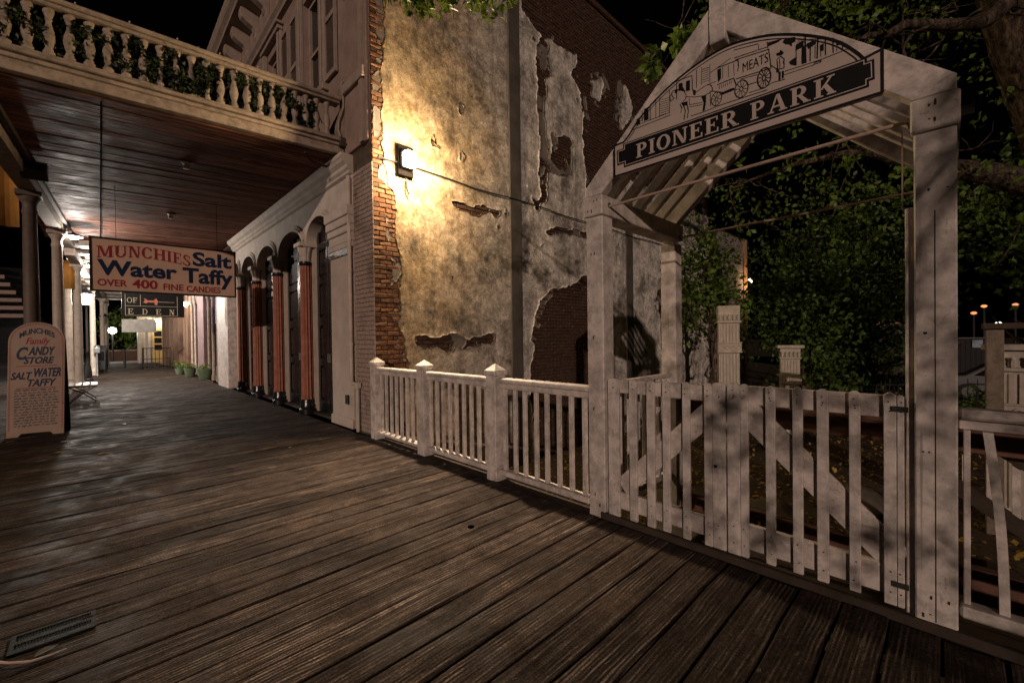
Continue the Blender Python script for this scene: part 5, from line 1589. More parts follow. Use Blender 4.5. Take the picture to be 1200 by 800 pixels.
ART_S=[(4,[(0.216,0.3),(0.508,0.299)]),(3,[(0.221,0.324),(0.5,0.318)]),(4,[(0.652,0.236),(0.743,0.232),(0.829,0.235),(0.991,0.226),(1.111,0.218)]),(4,[(0.357,0.431),(0.356,0.324)]),(2.5,[(0.293,0.415),(0.295,0.334)]),(2.2,[(0.401,0.446),(0.4,0.318)]),(2.2,[(0.43,0.452),(0.428,0.317)]),(2.2,[(0.504,0.48),(0.502,0.313)]),(2.2,[(0.693,0.529),(0.692,0.411)]),(2.2,[(0.724,0.531),(0.723,0.417)]),(2.2,[(0.78,0.528),(0.779,0.396)]),(1.6,[(0.434,0.433),(0.498,0.424)]),(1.6,[(0.434,0.417),(0.498,0.409)]),(1.6,[(0.434,0.402),(0.498,0.394)]),(1.6,[(0.433,0.387),(0.498,0.379)]),(1.6,[(0.433,0.371),(0.497,0.364)]),(1.6,[(0.433,0.356),(0.497,0.349)]),(1.6,[(0.433,0.341),(0.497,0.333)]),(1.6,[(0.433,0.325),(0.497,0.318)]),(1.6,[(0.729,0.516),(0.776,0.509)]),(1.6,[(0.729,0.502),(0.775,0.495)]),(1.6,[(0.728,0.487),(0.775,0.481)]),(1.6,[(0.728,0.473),(0.775,0.467)]),(1.6,[(0.728,0.459),(0.775,0.453)]),(1.6,[(0.728,0.445),(0.775,0.439)]),(1.6,[(0.728,0.43),(0.775,0.425)]),(4,[(0.554,0.391),(0.556,0.515),(0.662,0.506),(0.665,0.404)]),(3.5,[(0.513,0.392),(0.506,0.423),(0.526,0.457),(0.555,0.458),(0.583,0.441),(0.608,0.422),(0.621,0.391),(0.614,0.363),(0.59,0.349),(0.578,0.343),(0.594,0.313)]),(3.5,[(0.526,0.457),(0.52,0.433),(0.536,0.403),(0.513,0.392)]),(4.5,[(0.598,0.342),(0.615,0.289),(0.605,0.231)]),(4.5,[(0.626,0.339),(0.635,0.281),(0.629,0.233)]),(3,[(0.578,0.343),(0.59,0.314),(0.582,0.286)]),(3,[(0.621,0.38),(0.684,0.352),(0.714,0.345),(0.751,0.333)]),(3.5,[(0.684,0.38),(0.729,0.394),(0.766,0.402),(0.789,0.384),(0.796,0.352),(0.78,0.342),(0.743,0.336)]),(3.5,[(0.78,0.349),(0.781,0.254)]),(2.5,[(0.641,0.317),(0.728,0.298)]),(2.5,[(0.641,0.302),(0.728,0.284)]),(2.5,[(0.641,0.363),(0.645,0.316)]),(4,[(0.851,0.283),(0.85,0.272),(0.846,0.262),(0.841,0.253),(0.835,0.247),(0.827,0.243),(0.819,0.242),(0.81,0.244),(0.803,0.248),(0.796,0.255),(0.791,0.264),(0.788,0.275),(0.787,0.286),(0.788,0.297),(0.791,0.307),(0.797,0.316),(0.803,0.322),(0.811,0.326),(0.819,0.327),(0.828,0.325),(0.835,0.32),(0.842,0.313),(0.847,0.304),(0.85,0.294),(0.851,0.283)]),(2.4,[(0.827,0.284),(0.826,0.279),(0.823,0.275),(0.819,0.274),(0.815,0.275),(0.812,0.279),(0.811,0.285),(0.812,0.29),(0.815,0.294),(0.819,0.295),(0.823,0.293),(0.826,0.289),(0.827,0.284)]),(2.2,[(0.827,0.282),(0.848,0.275)]),(2.2,[(0.823,0.275),(0.835,0.25)]),(2.2,[(0.817,0.274),(0.813,0.245)]),(2.2,[(0.812,0.279),(0.793,0.263)]),(2.2,[(0.811,0.287),(0.789,0.294)]),(2.2,[(0.815,0.293),(0.802,0.319)]),(2.2,[(0.821,0.295),(0.825,0.324)]),(2.2,[(0.826,0.29),(0.844,0.305)]),(5,[(1.007,0.283),(1.005,0.27),(1.002,0.257),(0.996,0.247),(0.988,0.239),(0.979,0.234),(0.969,0.232),(0.959,0.234),(0.95,0.24),(0.942,0.249),(0.936,0.26),(0.932,0.273),(0.931,0.287),(0.932,0.301),(0.936,0.313),(0.942,0.324),(0.95,0.332),(0.96,0.337),(0.969,0.338),(0.979,0.336),(0.988,0.33),(0.996,0.321),(1.002,0.31),(1.006,0.297),(1.007,0.283)]),(3.0,[(0.979,0.285),(0.977,0.278),(0.974,0.274),(0.969,0.272),(0.964,0.274),(0.961,0.279),(0.96,0.286),(0.961,0.292),(0.964,0.297),(0.969,0.298),(0.974,0.296),(0.977,0.291),(0.979,0.285)]),(2.75,[(0.978,0.282),(1.004,0.273)]),(2.75,[(0.975,0.275),(0.993,0.247)]),(2.75,[(0.97,0.272),(0.973,0.235)]),(2.75,[(0.964,0.274),(0.951,0.242)]),(2.75,[(0.96,0.28),(0.936,0.266)]),(2.75,[(0.96,0.288),(0.933,0.297)]),(2.75,[(0.963,0.295),(0.945,0.324)]),(2.75,[(0.968,0.298),(0.965,0.335)]),(2.75,[(0.974,0.296),(0.987,0.328)]),(2.75,[(0.978,0.29),(1.002,0.304)]),(6,[(1.131,0.295),(1.13,0.28),(1.126,0.266),(1.12,0.254),(1.113,0.245),(1.105,0.239),(1.095,0.237),(1.086,0.24),(1.078,0.246),(1.07,0.256),(1.065,0.269),(1.061,0.284),(1.06,0.299),(1.061,0.315),(1.065,0.329),(1.071,0.341),(1.078,0.35),(1.087,0.356),(1.096,0.357),(1.105,0.355),(1.114,0.348),(1.121,0.338),(1.126,0.325),(1.13,0.311),(1.131,0.295)]),(3.5999999999999996,[(1.105,0.297),(1.103,0.29),(1.1,0.284),(1.096,0.282),(1.091,0.285),(1.088,0.29),(1.087,0.298),(1.088,0.305),(1.091,0.311),(1.096,0.312),(1.1,0.31),(1.103,0.304),(1.105,0.297)]),(3.3000000000000003,[(1.104,0.294),(1.128,0.284)]),(3.3000000000000003,[(1.102,0.287),(1.121,0.258)]),(3.3000000000000003,[(1.099,0.283),(1.106,0.243)]),(3.3000000000000003,[(1.094,0.283),(1.089,0.242)]),(3.3000000000000003,[(1.09,0.286),(1.073,0.256)]),(3.3000000000000003,[(1.087,0.293),(1.063,0.281)]),(3.3000000000000003,[(1.087,0.301),(1.063,0.311)]),(3.3000000000000003,[(1.089,0.308),(1.071,0.337)]),(3.3000000000000003,[(1.093,0.312),(1.085,0.352)]),(3.3000000000000003,[(1.098,0.312),(1.103,0.353)]),(3.3000000000000003,[(1.102,0.308),(1.118,0.338)]),(3.3000000000000003,[(1.104,0.302),(1.128,0.313)]),(4,[(0.817,0.481),(0.951,0.474),(0.954,0.434),(0.947,0.405)]),(2,[(0.859,0.471),(0.859,0.398)]),(2,[(0.893,0.468),(0.893,0.393)]),(2,[(0.924,0.466),(0.927,0.386)]),(5,[(0.827,0.372),(0.879,0.373),(0.925,0.371),(0.94,0.319)]),(2,[(0.781,0.399),(0.816,0.398)]),(2.5,[(0.781,0.47),(0.831,0.483),(0.907,0.506)]),(3,[(0.787,0.348),(0.858,0.311)]),(1.8,[(0.837,0.363),(0.839,0.341)]),(1.8,[(0.85,0.363),(0.851,0.341)]),(1.8,[(0.862,0.363),(0.864,0.342)]),(1.8,[(0.875,0.362),(0.876,0.342)]),(1.8,[(0.887,0.362),(0.888,0.343)]),(1.8,[(0.9,0.362),(0.901,0.343)]),(1.8,[(0.912,0.361),(0.913,0.344)]),(4,[(0.937,0.481),(1.121,0.456),(1.127,0.404),(1.133,0.339),(0.94,0.36)]),(3,[(0.928,0.496),(1.118,0.473)]),(2.5,[(0.928,0.546),(1.063,0.517)]),(2.5,[(1.112,0.506),(1.117,0.46)]),(2.5,[(1.066,0.512),(1.066,0.478)]),(3,[(0.966,0.347),(1.059,0.333)]),(4,[(1.005,0.294),(1.056,0.29)]),(3,[(1.011,0.243),(1.092,0.237),(1.141,0.249),(1.205,0.241)]),(2,[(1.115,0.498),(1.189,0.482)]),(2,[(1.115,0.492),(1.184,0.48)]),(2,[(1.115,0.487),(1.18,0.479)]),(2,[(1.115,0.482),(1.175,0.477)]),(2,[(1.115,0.476),(1.17,0.475)]),(4,[(1.165,0.379),(1.183,0.384),(1.2,0.362),(1.2,0.309),(1.168,0.314),(1.164,0.373)]),(2.5,[(1.177,0.373),(1.179,0.319)]),(3,[(1.2,0.362),(1.195,0.338)]),(3,[(1.135,0.353),(1.162,0.32)]),(3,[(1.26,0.409),(1.261,0.297)]),(6,[(1.304,0.438),(1.307,0.289)]),(4,[(1.329,0.384),(1.327,0.289)]),(5,[(1.364,0.398),(1.36,0.289)]),(5,[(1.397,0.381),(1.398,0.289)]),(5,[(1.431,0.354),(1.432,0.286)]),(3.5,[(1.473,0.308),(1.473,0.283)]),(2.5,[(1.29,0.384),(1.289,0.291)]),(2.5,[(1.351,0.363),(1.35,0.294)]),(2.5,[(1.377,0.334),(1.377,0.29)]),(2.5,[(1.449,0.33),(1.448,0.287)]),(1.8,[(1.261,0.411),(1.276,0.439)]),(1.8,[(1.269,0.409),(1.284,0.435)]),(1.8,[(1.277,0.406),(1.292,0.431)]),(1.8,[(1.285,0.403),(1.299,0.428)]),(1.8,[(1.292,0.401),(1.307,0.424)]),(3.5,[(1.205,0.287),(1.375,0.273),(1.5,0.274)]),(3,[(1.199,0.268),(1.343,0.259),(1.346,0.27),(1.377,0.268),(1.377,0.26),(1.346,0.261)]),(2,[(1.323,0.412),(1.436,0.362)]),(2,[(1.436,0.351),(1.495,0.279)])]
ART_F=[[(0.249,0.366),(0.274,0.367),(0.274,0.321),(0.249,0.324)],[(0.31,0.417),(0.344,0.42),(0.343,0.331),(0.309,0.331)],[(0.571,0.489),(0.597,0.485),(0.597,0.436),(0.571,0.441)],[(0.623,0.483),(0.648,0.48),(0.647,0.413),(0.622,0.418)],[(0.582,0.478),(0.603,0.448),(0.616,0.419),(0.591,0.435)],[(0.543,0.455),(0.563,0.452),(0.559,0.433),(0.544,0.437)],[(0.59,0.349),(0.63,0.345),(0.631,0.321),(0.602,0.325)],[(0.725,0.343),(0.754,0.333),(0.752,0.288),(0.744,0.239),(0.732,0.239),(0.739,0.293)],[(0.669,0.406),(0.688,0.394),(0.684,0.365),(0.672,0.374)],[(0.828,0.468),(0.849,0.467),(0.848,0.404),(0.832,0.388)],[(0.847,0.309),(0.906,0.312),(0.926,0.309),(0.929,0.296),(0.858,0.296)],[(1.161,0.411),(1.177,0.41),(1.183,0.42),(1.192,0.41),(1.2,0.395),(1.189,0.389),(1.168,0.396)],[(1.162,0.324),(1.174,0.311),(1.174,0.295),(1.162,0.303)],[(1.174,0.298),(1.183,0.294),(1.181,0.245),(1.174,0.248)],[(1.191,0.294),(1.2,0.29),(1.197,0.25),(1.191,0.252)],[(1.195,0.464),(1.209,0.474),(1.257,0.459),(1.257,0.433),(1.241,0.434),(1.239,0.417),(1.229,0.434),(1.212,0.442)],[(1.29,0.389),(1.309,0.386),(1.309,0.29),(1.289,0.291)],[(1.262,0.411),(1.296,0.42),(1.296,0.387),(1.263,0.381)],[(1.375,0.353),(1.39,0.353),(1.39,0.318),(1.377,0.325)],[(1.227,0.331),(1.257,0.341),(1.26,0.298),(1.237,0.313)],[(1.312,0.392),(1.354,0.393),(1.355,0.371),(1.322,0.361)],[(1.449,0.33),(1.461,0.324),(1.461,0.314),(1.45,0.32)]]
mb = MB()
i = 0
for wd_, pts in ART_S:
    for q in stroke_polys(pts, wd_ * .00105):
        mb.prism(q, FRO, FU, FV, (-.0018 - .00012 * (i % 12), 0, 0))
        i += 1
mb.build('wagon_drawing', 'sign_black', ps)
for i, q in enumerate(ART_F): MB().prism(q, FRO, FU, FV, (-.0040 - .0001 * i, 0, 0)).build('drawing_patch', 'sign_black', ps)
lettering('MEATS', (.978, 1.118, .383, .440), (FRO, FU, FV, FN), 'sign_black', ps, bold=-.012, depth=.003)

# ---- the two gate leaves
def gate_leaf(name, label, pickets, wide, rails, brace, y0, y1):
    g_ = root(name, (3.0, (y0 + y1) / 2, .05), label, 'gate', 'white gate leaves')
    nh = MB()
    for (a, b_, zt) in rails:
        MB().box(3.0, 3.036, y0 + .005, y1 - .005, a, b_).build('rail', 'white_y', g_, bevel=.004)
    (p, q, wdt) = brace
    MB().bar((3.017, p[0], p[1]), (3.017, q[0], q[1]), .030, wdt, (0, 0, 1)).build('brace', 'white_y', g_, bevel=.004)
    for (a, b_, zb_, zt) in pickets:
        c_ = min(.018, (b_ - a) * .35)
        P = [(a, zb_), (b_, zb_), (b_, zt - c_ * .7), (b_ - c_, zt), (a + c_, zt), (a, zt - c_ * .7)]
        MB().prism(P, (2.972, 0, 0), (0, 1, 0), (0, 0, 1), (.026, 0, 0)).build('picket', 'white_z', g_, bevel=.003)
        for zr in (rails[0][0] + .03, rails[0][1] - .025, rails[1][0] + .04, rails[1][1] - .03, rails[1][1] - .065):
            yy = (a + b_) / 2 + random.uniform(-.006, .006)
            nh.tube([(2.9725, yy, zr), (2.9695, yy, zr)], .0042, 6)
    stuff(nh.build('nail_head', 'nail', g_))
    return g_
gl_ = gate_leaf('gate_leaf', 'left white picket gate leaf with brace rising to the right', [(1.835, 1.935, .04, 1.155), (1.68, 1.742, .045, 1.155), (1.532, 1.594, .045, 1.158), (1.412, 1.468, .05, 1.16), (1.266, 1.318, .045, 1.165), (1.113, 1.166, .05, 1.168), (1.027, 1.111, .052, 1.176)], [], [(.10, .235, 0), (1.04, 1.148, 0)], ((1.83, .275), (1.10, 1.005), .145), 1.022, 1.935)
gr_ = gate_leaf('gate_leaf', 'right white picket gate leaf with brace falling to the right', [(.938, 1.016, .052, 1.178), (.890, .936, .055, 1.178), (.738, .790, .06, 1.175), (.595, .646, .062, 1.178), (.471, .526, .062, 1.178), (.329, .378, .068, 1.18), (.182, .233, .062, 1.182), (.152, .180, .062, 1.17)], [], [(.10, .262, 0), (1.045, 1.165, 0)], ((.93, 1.02), (.18, .29), .165), .152, 1.018)
MB().box(2.966, 2.971, 1.08, 1.10, .60, .62).build('latch', 'black_iron', gl_)
for zc in (.18, 1.10): MB().box(2.964, 2.971, .135, .20, zc - .014, zc + .014).build('hinge', 'nail', gr_)

# ---- fence right of the gate with a warped picket
rf = root('picket_fence', (3.02, -.7, 0), 'white fence with a leaning warped picket right of the gate post', 'fence')
MB().box(2.97, 3.07, -1.75, YR0 + .02 - .021, 1.075, 1.125).build('top_rail', 'white_y', rf, bevel=.012)
MB().box(3.03, 3.065, -1.75, YR0 - .003, 1.02, 1.072).build('upper_rail', 'white_y', rf, bevel=.004)
MB().box(2.96, 3.06, -1.75, YR0 + .03 - .034, .115, .172).build('bottom_rail', 'white_y', rf, bevel=.012)
MB().box(2.98, 3.05, -1.75, YR0 - .003, -.06, .0).build('sill', 'old_wood', rf, bevel=.006)
MB().box(3.0, 3.035, -.082, -.058, .174, 1.02).build('picket', 'white_z', rf, bevel=.003)
wp = MB()
n = 8
for k in range(n):
    t0, t1 = k / n, (k + 1) / n
    yf = lambda t: -.190 + .052 * t - .012 * math.sin(t * math.pi)
    z0, z1 = .174 + .846 * t0, .174 + .846 * t1
    a, b_ = yf(t0), yf(t1)
    wp.add([(2.995, a - .017, z0), (3.025, a - .017, z0), (3.025, a + .017, z0), (2.995, a + .017, z0), (2.995, b_ - .017, z1), (3.025, b_ - .017, z1), (3.025, b_ + .017, z1), (2.995, b_ + .017, z1)],
           [(0, 1, 5, 4), (1, 2, 6, 5), (2, 3, 7, 6), (3, 0, 4, 7)] + ([(0, 3, 2, 1)] if k == 0 else []) + ([(4, 5, 6, 7)] if k == n - 1 else []))
wp.build('picket', 'white_z', rf)
for yy in (-.34, -.48, -.62, -.76, -.9, -1.04): MB().box(3.0, 3.035, yy - .016, yy + .016, .174, 1.02).build('picket', 'white_z', rf, bevel=.003)

# ================================================================== BEHIND THE GATE
br_ = root('board_railing', (4.42, .8, GZ), 'brown two-board railing across the landing behind the gate', 'railing')
for (z0, z1) in ((.647, .808), (-.374, -.185)):
    for (a, b_) in ((-2.2, -.05), (.12, 1.95)): MB().box(4.36, 4.40, a, b_, z0, z1).build('board', 'brown_wood', br_, bevel=.006)
    MB().box(4.34, 4.42, -2.2, -.05, z1 + .002, z1 + .03).build('cap_board', 'brown_wood', br_, bevel=.004)
    MB().box(4.34, 4.42, .12, 1.95, z1 + .002, z1 + .03).build('cap_board', 'brown_wood', br_, bevel=.004)
for yy in (-2.2, -1.1): MB().box(4.41, 4.48, yy - .04, yy + .04, GZ, .64).build('post', 'brown_wood', br_)
ld = root('landing', (3.7, 1.0, GZ), 'dark plank landing just below and behind the gate', 'landing')
for k in range(9): MB().box(3.14 + k * .135, 3.265 + k * .135, -2.2, 2.1, -.47, -.43).build('plank', 'old_wood', ld, bevel=.004)
for yy in (-2.0, -.6, .9, 2.0): MB().box(3.2, 4.3, yy - .04, yy + .04, GZ, -.475).build('bearer', 'old_wood', ld)
sr = root('side_railing', (3.7, 2.04, 0), 'short white side railing between front and rear left arch posts', 'railing')
MB().box(3.125, 4.295, 2.01, 2.08, 1.06, 1.10).build('top_rail', 'white_x', sr, bevel=.008)
MB().box(3.125, 4.295, 2.02, 2.07, .02, .08).build('bottom_rail', 'white_x', sr, bevel=.006)
for k in range(8):
    xx = 3.22 + k * .14
    MB().box(xx - .018, xx + .018, 2.025, 2.065, .082, 1.058).build('baluster', 'white_z', sr, bevel=.003)
st = root('stair_railing', (4.8, -1.2, GZ), 'dark stair rails with pale bars going down right of the gate', 'railing')
for (za, zc) in ((.92, -.55), (.42, -1.05)):
    MB().bar((4.75, .10, za), (4.75, -1.9, zc), .05, .11).build('rail', 'old_wood', st)
for k in range(15):
    yy = .02 - k * .125
    zz = .92 + (yy - .10) * .735
    MB().box(4.74, 4.765, yy - .02, yy + .02, zz - .52, zz - .03).build('bar', 'white_z', st)
for k in range(6): MB().box(4.82, 5.7, -.1 - k * .28, .15 - k * .28, -.45 - k * .12 - .04, -.45 - k * .12).build('tread', 'old_wood', st)

# ---- cast fluted pilasters stood in the park
def pilaster(px, py, wdt, zt, face, label, broken=False):
    f_ = Vector((-face[0], -face[1], 0)).normalized()
    u_ = Vector((0, 0, 1)).cross(f_).normalized()
    r_ = root('fluted_pilaster', (px, py, GZ), label, 'pilaster', 'salvaged pilasters standing in the park')
    c0 = Vector((px, py, 0))
    hw = wdt / 2
    def bx(a0, a1, d0, d1, z0, z1, mb):
        A = [c0 + u_ * a + f_ * d + Vector((0, 0, z)) for z in (z0, z1) for a, d in ((a0, d0), (a1, d0), (a1, d1), (a0, d1))]
        mb.add(A, [(0, 3, 2, 1), (4, 5, 6, 7), (0, 1, 5, 4), (1, 2, 6, 5), (2, 3, 7, 6), (3, 0, 4, 7)])
    ct = .36 if not broken else .38
    m = MB(); bx(-hw * .94, hw * .94, -.16, .0, GZ, zt - ct, m)
    sh = m.build('shaft', 'stone', r_, bevel=.006)
    n = 6
    for k in range(n):
        a = -hw * .86 + 1.72 * hw * (k + .5) / n
        m = MB(); bx(a - hw * .095, a + hw * .095, .001, .022, GZ + .3, zt - ct - .03, m)
        m.build('flute_ridge', 'stone', sh, bevel=.006)
    zb_ = zt - ct - .62
    m = MB(); bx(-hw * 1.06, hw * 1.06, .0, .05, zb_, zb_ + .17, m); bx(-hw * 1.1, hw * 1.1, .0, .065, zb_ - .03, zb_ - .002, m); bx(-hw * 1.1, hw * 1.1, .0, .065, zb_ + .172, zb_ + .20, m)
    bd = m.build('band', 'stone', r_, bevel=.005)
    for k in range(4):
        a = -hw * .78 + 1.56 * hw * k / 3
        c_ = c0 + u_ * a + f_ * .05 + Vector((0, 0, zb_ + .085))
        m = MB()
        ringp = [c_ + (u_ * math.cos(t) + Vector((0, 0, 1)) * math.sin(t)) * .045 + f_ * .008 for t in np.linspace(0, 2 * math.pi, 13)]
        m.tube(ringp, .012, 5)
        m.build('rosette', 'stone', bd)
    m = MB(); bx(-hw * 1.06, hw * 1.06, -.18, .05, zt - ct + .002, zt - ct + .05, m); bx(-hw * .98, hw * .98, -.16, .02, zt - ct + .052, zt - (.08 if not broken else .0), m)
    if not broken: bx(-hw * 1.3, hw * 1.3, -.2, .10, zt - .078, zt, m)
    cp_ = m.build('capital', 'stone', r_, bevel=.008)
    for k in range(5):
        a = -hw * .8 + 1.6 * hw * k / 4
        m = MB()
        p0 = c0 + u_ * a + f_ * .03 + Vector((0, 0, zt - ct + .06))
        m.tube([p0, p0 + f_ * .015 + Vector((0, 0, .05)), p0 + f_ * .02 + Vector((0, 0, .10)), p0 + f_ * .05 + Vector((0, 0, .125)), p0 + f_ * .055 + Vector((0, 0, .10))], [.03, .036, .03, .02, .008], 6)
        m.build('acanthus_leaf', 'stone', cp_, smooth=True)
pilaster(9.92, 3.33, .45, 2.13, (.72, .45), 'tall pale fluted pilaster nearest the plaster wall', True)
pilaster(12.86, 2.83, .46, 1.20, (.82, .35), 'shorter fluted pilaster with a flared capital behind the gate')
pilaster(8.62, -.74, .62, 1.32, (.9, -.05), 'wide fluted pilaster right of the gate post')
wpnl = root('timber_pillar', (8.35, -.38, GZ), 'plain dark timber pillar beside the wide pilaster', 'pillar')
MB().box(8.26, 8.44, -.52, -.36, GZ, 1.52).build('shaft', 'grey_post', wpnl, bevel=.01)
MB().box(8.22, 8.48, -1.2, -.33, 1.522, 1.60).build('cap', 'old_wood', wpnl, bevel=.01)

# iron fence at the back of the park
fe = root('iron_fence', (17, 2.6, GZ), 'dark iron picket fence along the back of the park', 'fence')
P0, P1 = Vector((14.9, 5.0, GZ)), Vector((20.2, -.2, GZ))
n = 52
b = MB().box(-.014, .014, -.014, .014, 0, 1.05)
b.add([(-.014, -.014, 1.051), (.014, -.014, 1.051), (.014, .014, 1.051), (-.014, .014, 1.051), (0, 0, 1.12)], [(0, 1, 4), (1, 2, 4), (2, 3, 4), (3, 0, 4)])
me = b.mesh('picket', (0, 0, 0)); me.materials.append(MT['black_iron'])
for k in range(n + 1): inst('picket', me, Matrix.Translation(P0.lerp(P1, k / n)), fe)
for z in (.15, .92): MB().bar(P0 + Vector((0, 0, z)), P1 + Vector((0, 0, z)), .03, .05).build('rail', 'black_iron', fe)
P2, P3 = Vector((20.5, -.5, GZ)), Vector((20.5, -9, GZ))
for k in range(40): inst('picket', me, Matrix.Translation(P2.lerp(P3, k / 39)), fe)
for z in (.15, .92): MB().bar(P2 + Vector((0, 0, z)), P3 + Vector((0, 0, z)), .03, .05).build('rail', 'black_iron', fe)

# pale brick house behind, with its lit porch lamp
MT['grey_brick'] = mat_brick('pale grey brick', (.26, .235, .24), (.32, .28, .28), rnd=False)
bk_ = root('back_house', (19, 7.0, GZ), 'pale brick house wall beyond the plaster wall with a lit lamp', 'building')
MB().box(16.5, 22.3, 6.75, 12, GZ, 6.0).build('wall_core', 'mortar', bk_)
mb = MB()
z = GZ + .02
row = 0
while z < 5.9:
    x = 16.6 + (row % 2) * .12
    while x < 22.2:
        q = random.uniform(-.006, .006)
        mb.box(x, x + .225, 6.715 + q, 6.749, z, z + .068)
        x += .238
    z += .080
    row += 1
stuff(mb.build('brick_course', 'grey_brick', bk_))
MB().box(21.9, 22.36, 6.66, 6.712, GZ, 6.0).build('corner_board', 'tan', bk_)
lp = root('porch_lamp', (21.9, 6.5, 3.9), 'small warm porch lamp on the pale brick house', 'lamp')
MB().lathe([(.03, -.10), (.09, -.02), (.09, .08), (.03, .12)], (22.0, 6.42, 4.0), 10).build('globe', mat_emit('amber porch glow', (1, .62, .28), 18), lp)
MB().tube([(22.0, 6.42, 4.13), (22.0, 6.5, 4.25), (22.0, 6.66, 4.2)], .015, 6).build('arm', 'black_iron', lp)
light('porch_light', (22.0, 6.20, 3.95), 42, (1, .62, .32), lp, .08)

# ---- lights and buildings beyond the park
def far_lamp(x, y, z, label, col, e):
    r_ = root('street_lamp', (x, y, GZ), label, 'street lamp', 'orange street lamps beyond the park')
    MB().tube([(x, y, GZ), (x, y, z - .1)], .06, 6).build('post', 'black_iron', r_)
    MB().lathe([(.03, -.08), (.13, -.03), (.15, .04), (.06, .1)], (x, y, z), 12).build('head', mat_emit('street lamp glow', col, e), r_, smooth=True)
far_lamp(39.9, -1.24, 2.64, 'leftmost of the three orange street lamps beyond the park', (1, .35, .12), 1.2)
far_lamp(40.4, -1.70, 3.07, 'middle one of the three orange street lamps beyond the park', (1, .38, .14), 1.2)
far_lamp(41.9, -3.1, 3.15, 'rightmost of the three orange street lamps beyond the park', (1, .4, .16), .9)
far_lamp(41.1, -2.34, 1.97, 'low white street lamp beneath the orange ones beyond the park', (1, .93, .85), 4)
cn_ = root('hoarding', (30, 0, GZ), 'dark boarded hoarding with a small pale notice beyond the park', 'hoarding')
mb = MB()
for k in range(18):
    MB().box(30, 30.04, -1.5 + k * .17, -1.5 + k * .17 + .15, GZ, 1.15).build('board', 'black_iron', cn_)
MB().box(29.95, 29.99, -1.22, -.88, .72, 1.08).build('notice', mat_paint('pale blue notice', (.25, .32, .38), 'Z'), cn_)
MB().box(29.93, 30.06, -1.55, 1.6, 1.152, 1.20).build('top_rail', 'grey_metal', cn_)
fb = root('far_house', (36, 4.5, GZ), 'low terracotta house front glimpsed between trees and gate post', 'building')
MB().box(36, 42, 1.3, 6.0, GZ, 1.75).build('wall', 'old_wood', fb)
MB().box(35.6, 42.4, 1.0, 6.4, 1.75, 2.3).build('roof', 'tan', fb)
for k in range(3): MB().box(35.96, 35.995, .9 + 1 + k * 1.3, 1.6 + 1 + k * 1.3, .3, 1.4).build('window', 'glass', fb)
pc = root('parked_car', (24, -1.9, GZ), 'dark parked car beyond the park fence', 'car')
body = MB().prism([(-2.1, .3), (-2.1, .75), (-1.2, .85), (-.7, 1.35), (.8, 1.38), (1.4, .95), (2.1, .85), (2.15, .35)], (24, -1.9, GZ), (0, 1, 0), (0, 0, 1), (1.6, 0, 0)).build('body', 'grey_metal', pc, bevel=.06, seg=3)
MB().prism([(-.95, .9), (-.62, 1.28), (.72, 1.31), (1.15, .95)], (23.985, -1.9, GZ), (0, 1, 0), (0, 0, 1), (.012, 0, 0)).build('window', 'glass', body)
for yy in (-1.3, 1.3):
    wv = MB().tube([(23.95, -1.9 + yy, GZ + .32), (24.2, -1.9 + yy, GZ + .32)], .32, 18).build('wheel', 'black_iron', pc)
    MB().tube([(23.935, -1.9 + yy, GZ + .32), (23.949, -1.9 + yy, GZ + .32)], .19, 14).build('rim', 'grey_metal', wv)

# city block across the street, far left
cbk = root('terraced_building', (-12, 64, -.16), 'white building with stepped curving terraces across the street', 'building')
for k in range(7):
    z = 4.0 + k * .78
    n = 14
    P = []
    for q in range(n + 1):
        t = q / n
        P.append((-16 + 30 * t - k * .8, 1.5 * math.sin(t * math.pi) + k * .5))
    P += [(14 - k * .8, 12), (-16 - k * .8, 12)]
    MB().prism(P, (-11.6, 62, z), (.5, 0, 0), (0, 1, 0), (0, 0, .36)).build('terrace_parapet', 'stucco_hi', cbk)
MB().box(-20, -4.9, 66, 76, -.16, 9.2).build('core', 'black_gloss', cbk)
# ================================================================== TREES AND PLANTS
def tree(name, loc, label, limbs, crown_sets, leaf, leaf_mat, cat='tree', twigs=0):
    r_ = root(name, loc, label, cat)
    mb = MB()
    for pts, rad in limbs: mb.tube(pts, rad, 12)
    mb.build('trunk', 'bark', r_, smooth='all', origin=loc)
    P = np.concatenate(crown_sets)
    V, T = leaves(P, leaf, up=.6)
    c_ = array_mesh('crown', V, T, leaf_mat, r_, origin=loc)
    return r_
def wig(p, q, n, amp, seed):
    g = np.random.default_rng(seed)
    p, q = np.array(p, float), np.array(q, float)
    out = []
    off = np.zeros(3)
    for k in range(n + 1):
        off = off * .8 + g.normal(0, amp, 3)
        t = k / n
        out.append(tuple(p + (q - p) * t + off * math.sin(math.pi * t)))
    return out
def taper(a, b, n): return [a + (b - a) * k / n for k in range(n + 1)]

# great old tree at the right, its trunk leaning out of the frame
tr = [((11.6, -3.4, GZ), (10.9, -2.45, 2.0), (10.35, -1.75, 3.2), (9.85, -1.2, 4.3), (9.50, -.84, 5.6), (9.25, -.5, 7.2), (9.1, 0.1, 9.0)), [.66, .54, .48, .44, .40, .34, .2]]
tr[0] = [tuple(p) for p in tr[0]]
limbs = [tuple(tr)]
l1 = wig((10.3, -1.6, 3.35), (9.2, 1.0, 4.55), 8, .07, 1) + wig((9.2, 1.0, 4.55), (8.75, 2.9, 4.3), 5, .06, 2)[1:]
limbs.append((l1, [.24, .21, .19, .17, .15, .13, .11, .09, .07, .055, .04, .03, .02, .012]))
l2 = wig((9.35, -.7, 6.1), (7.0, .25, 5.15), 7, .07, 3) + wig((7.0, .25, 5.15), (6.2, .95, 4.78), 5, .05, 4)[1:]
limbs.append((l2, taper(.11, .02, len(l2) - 1)))
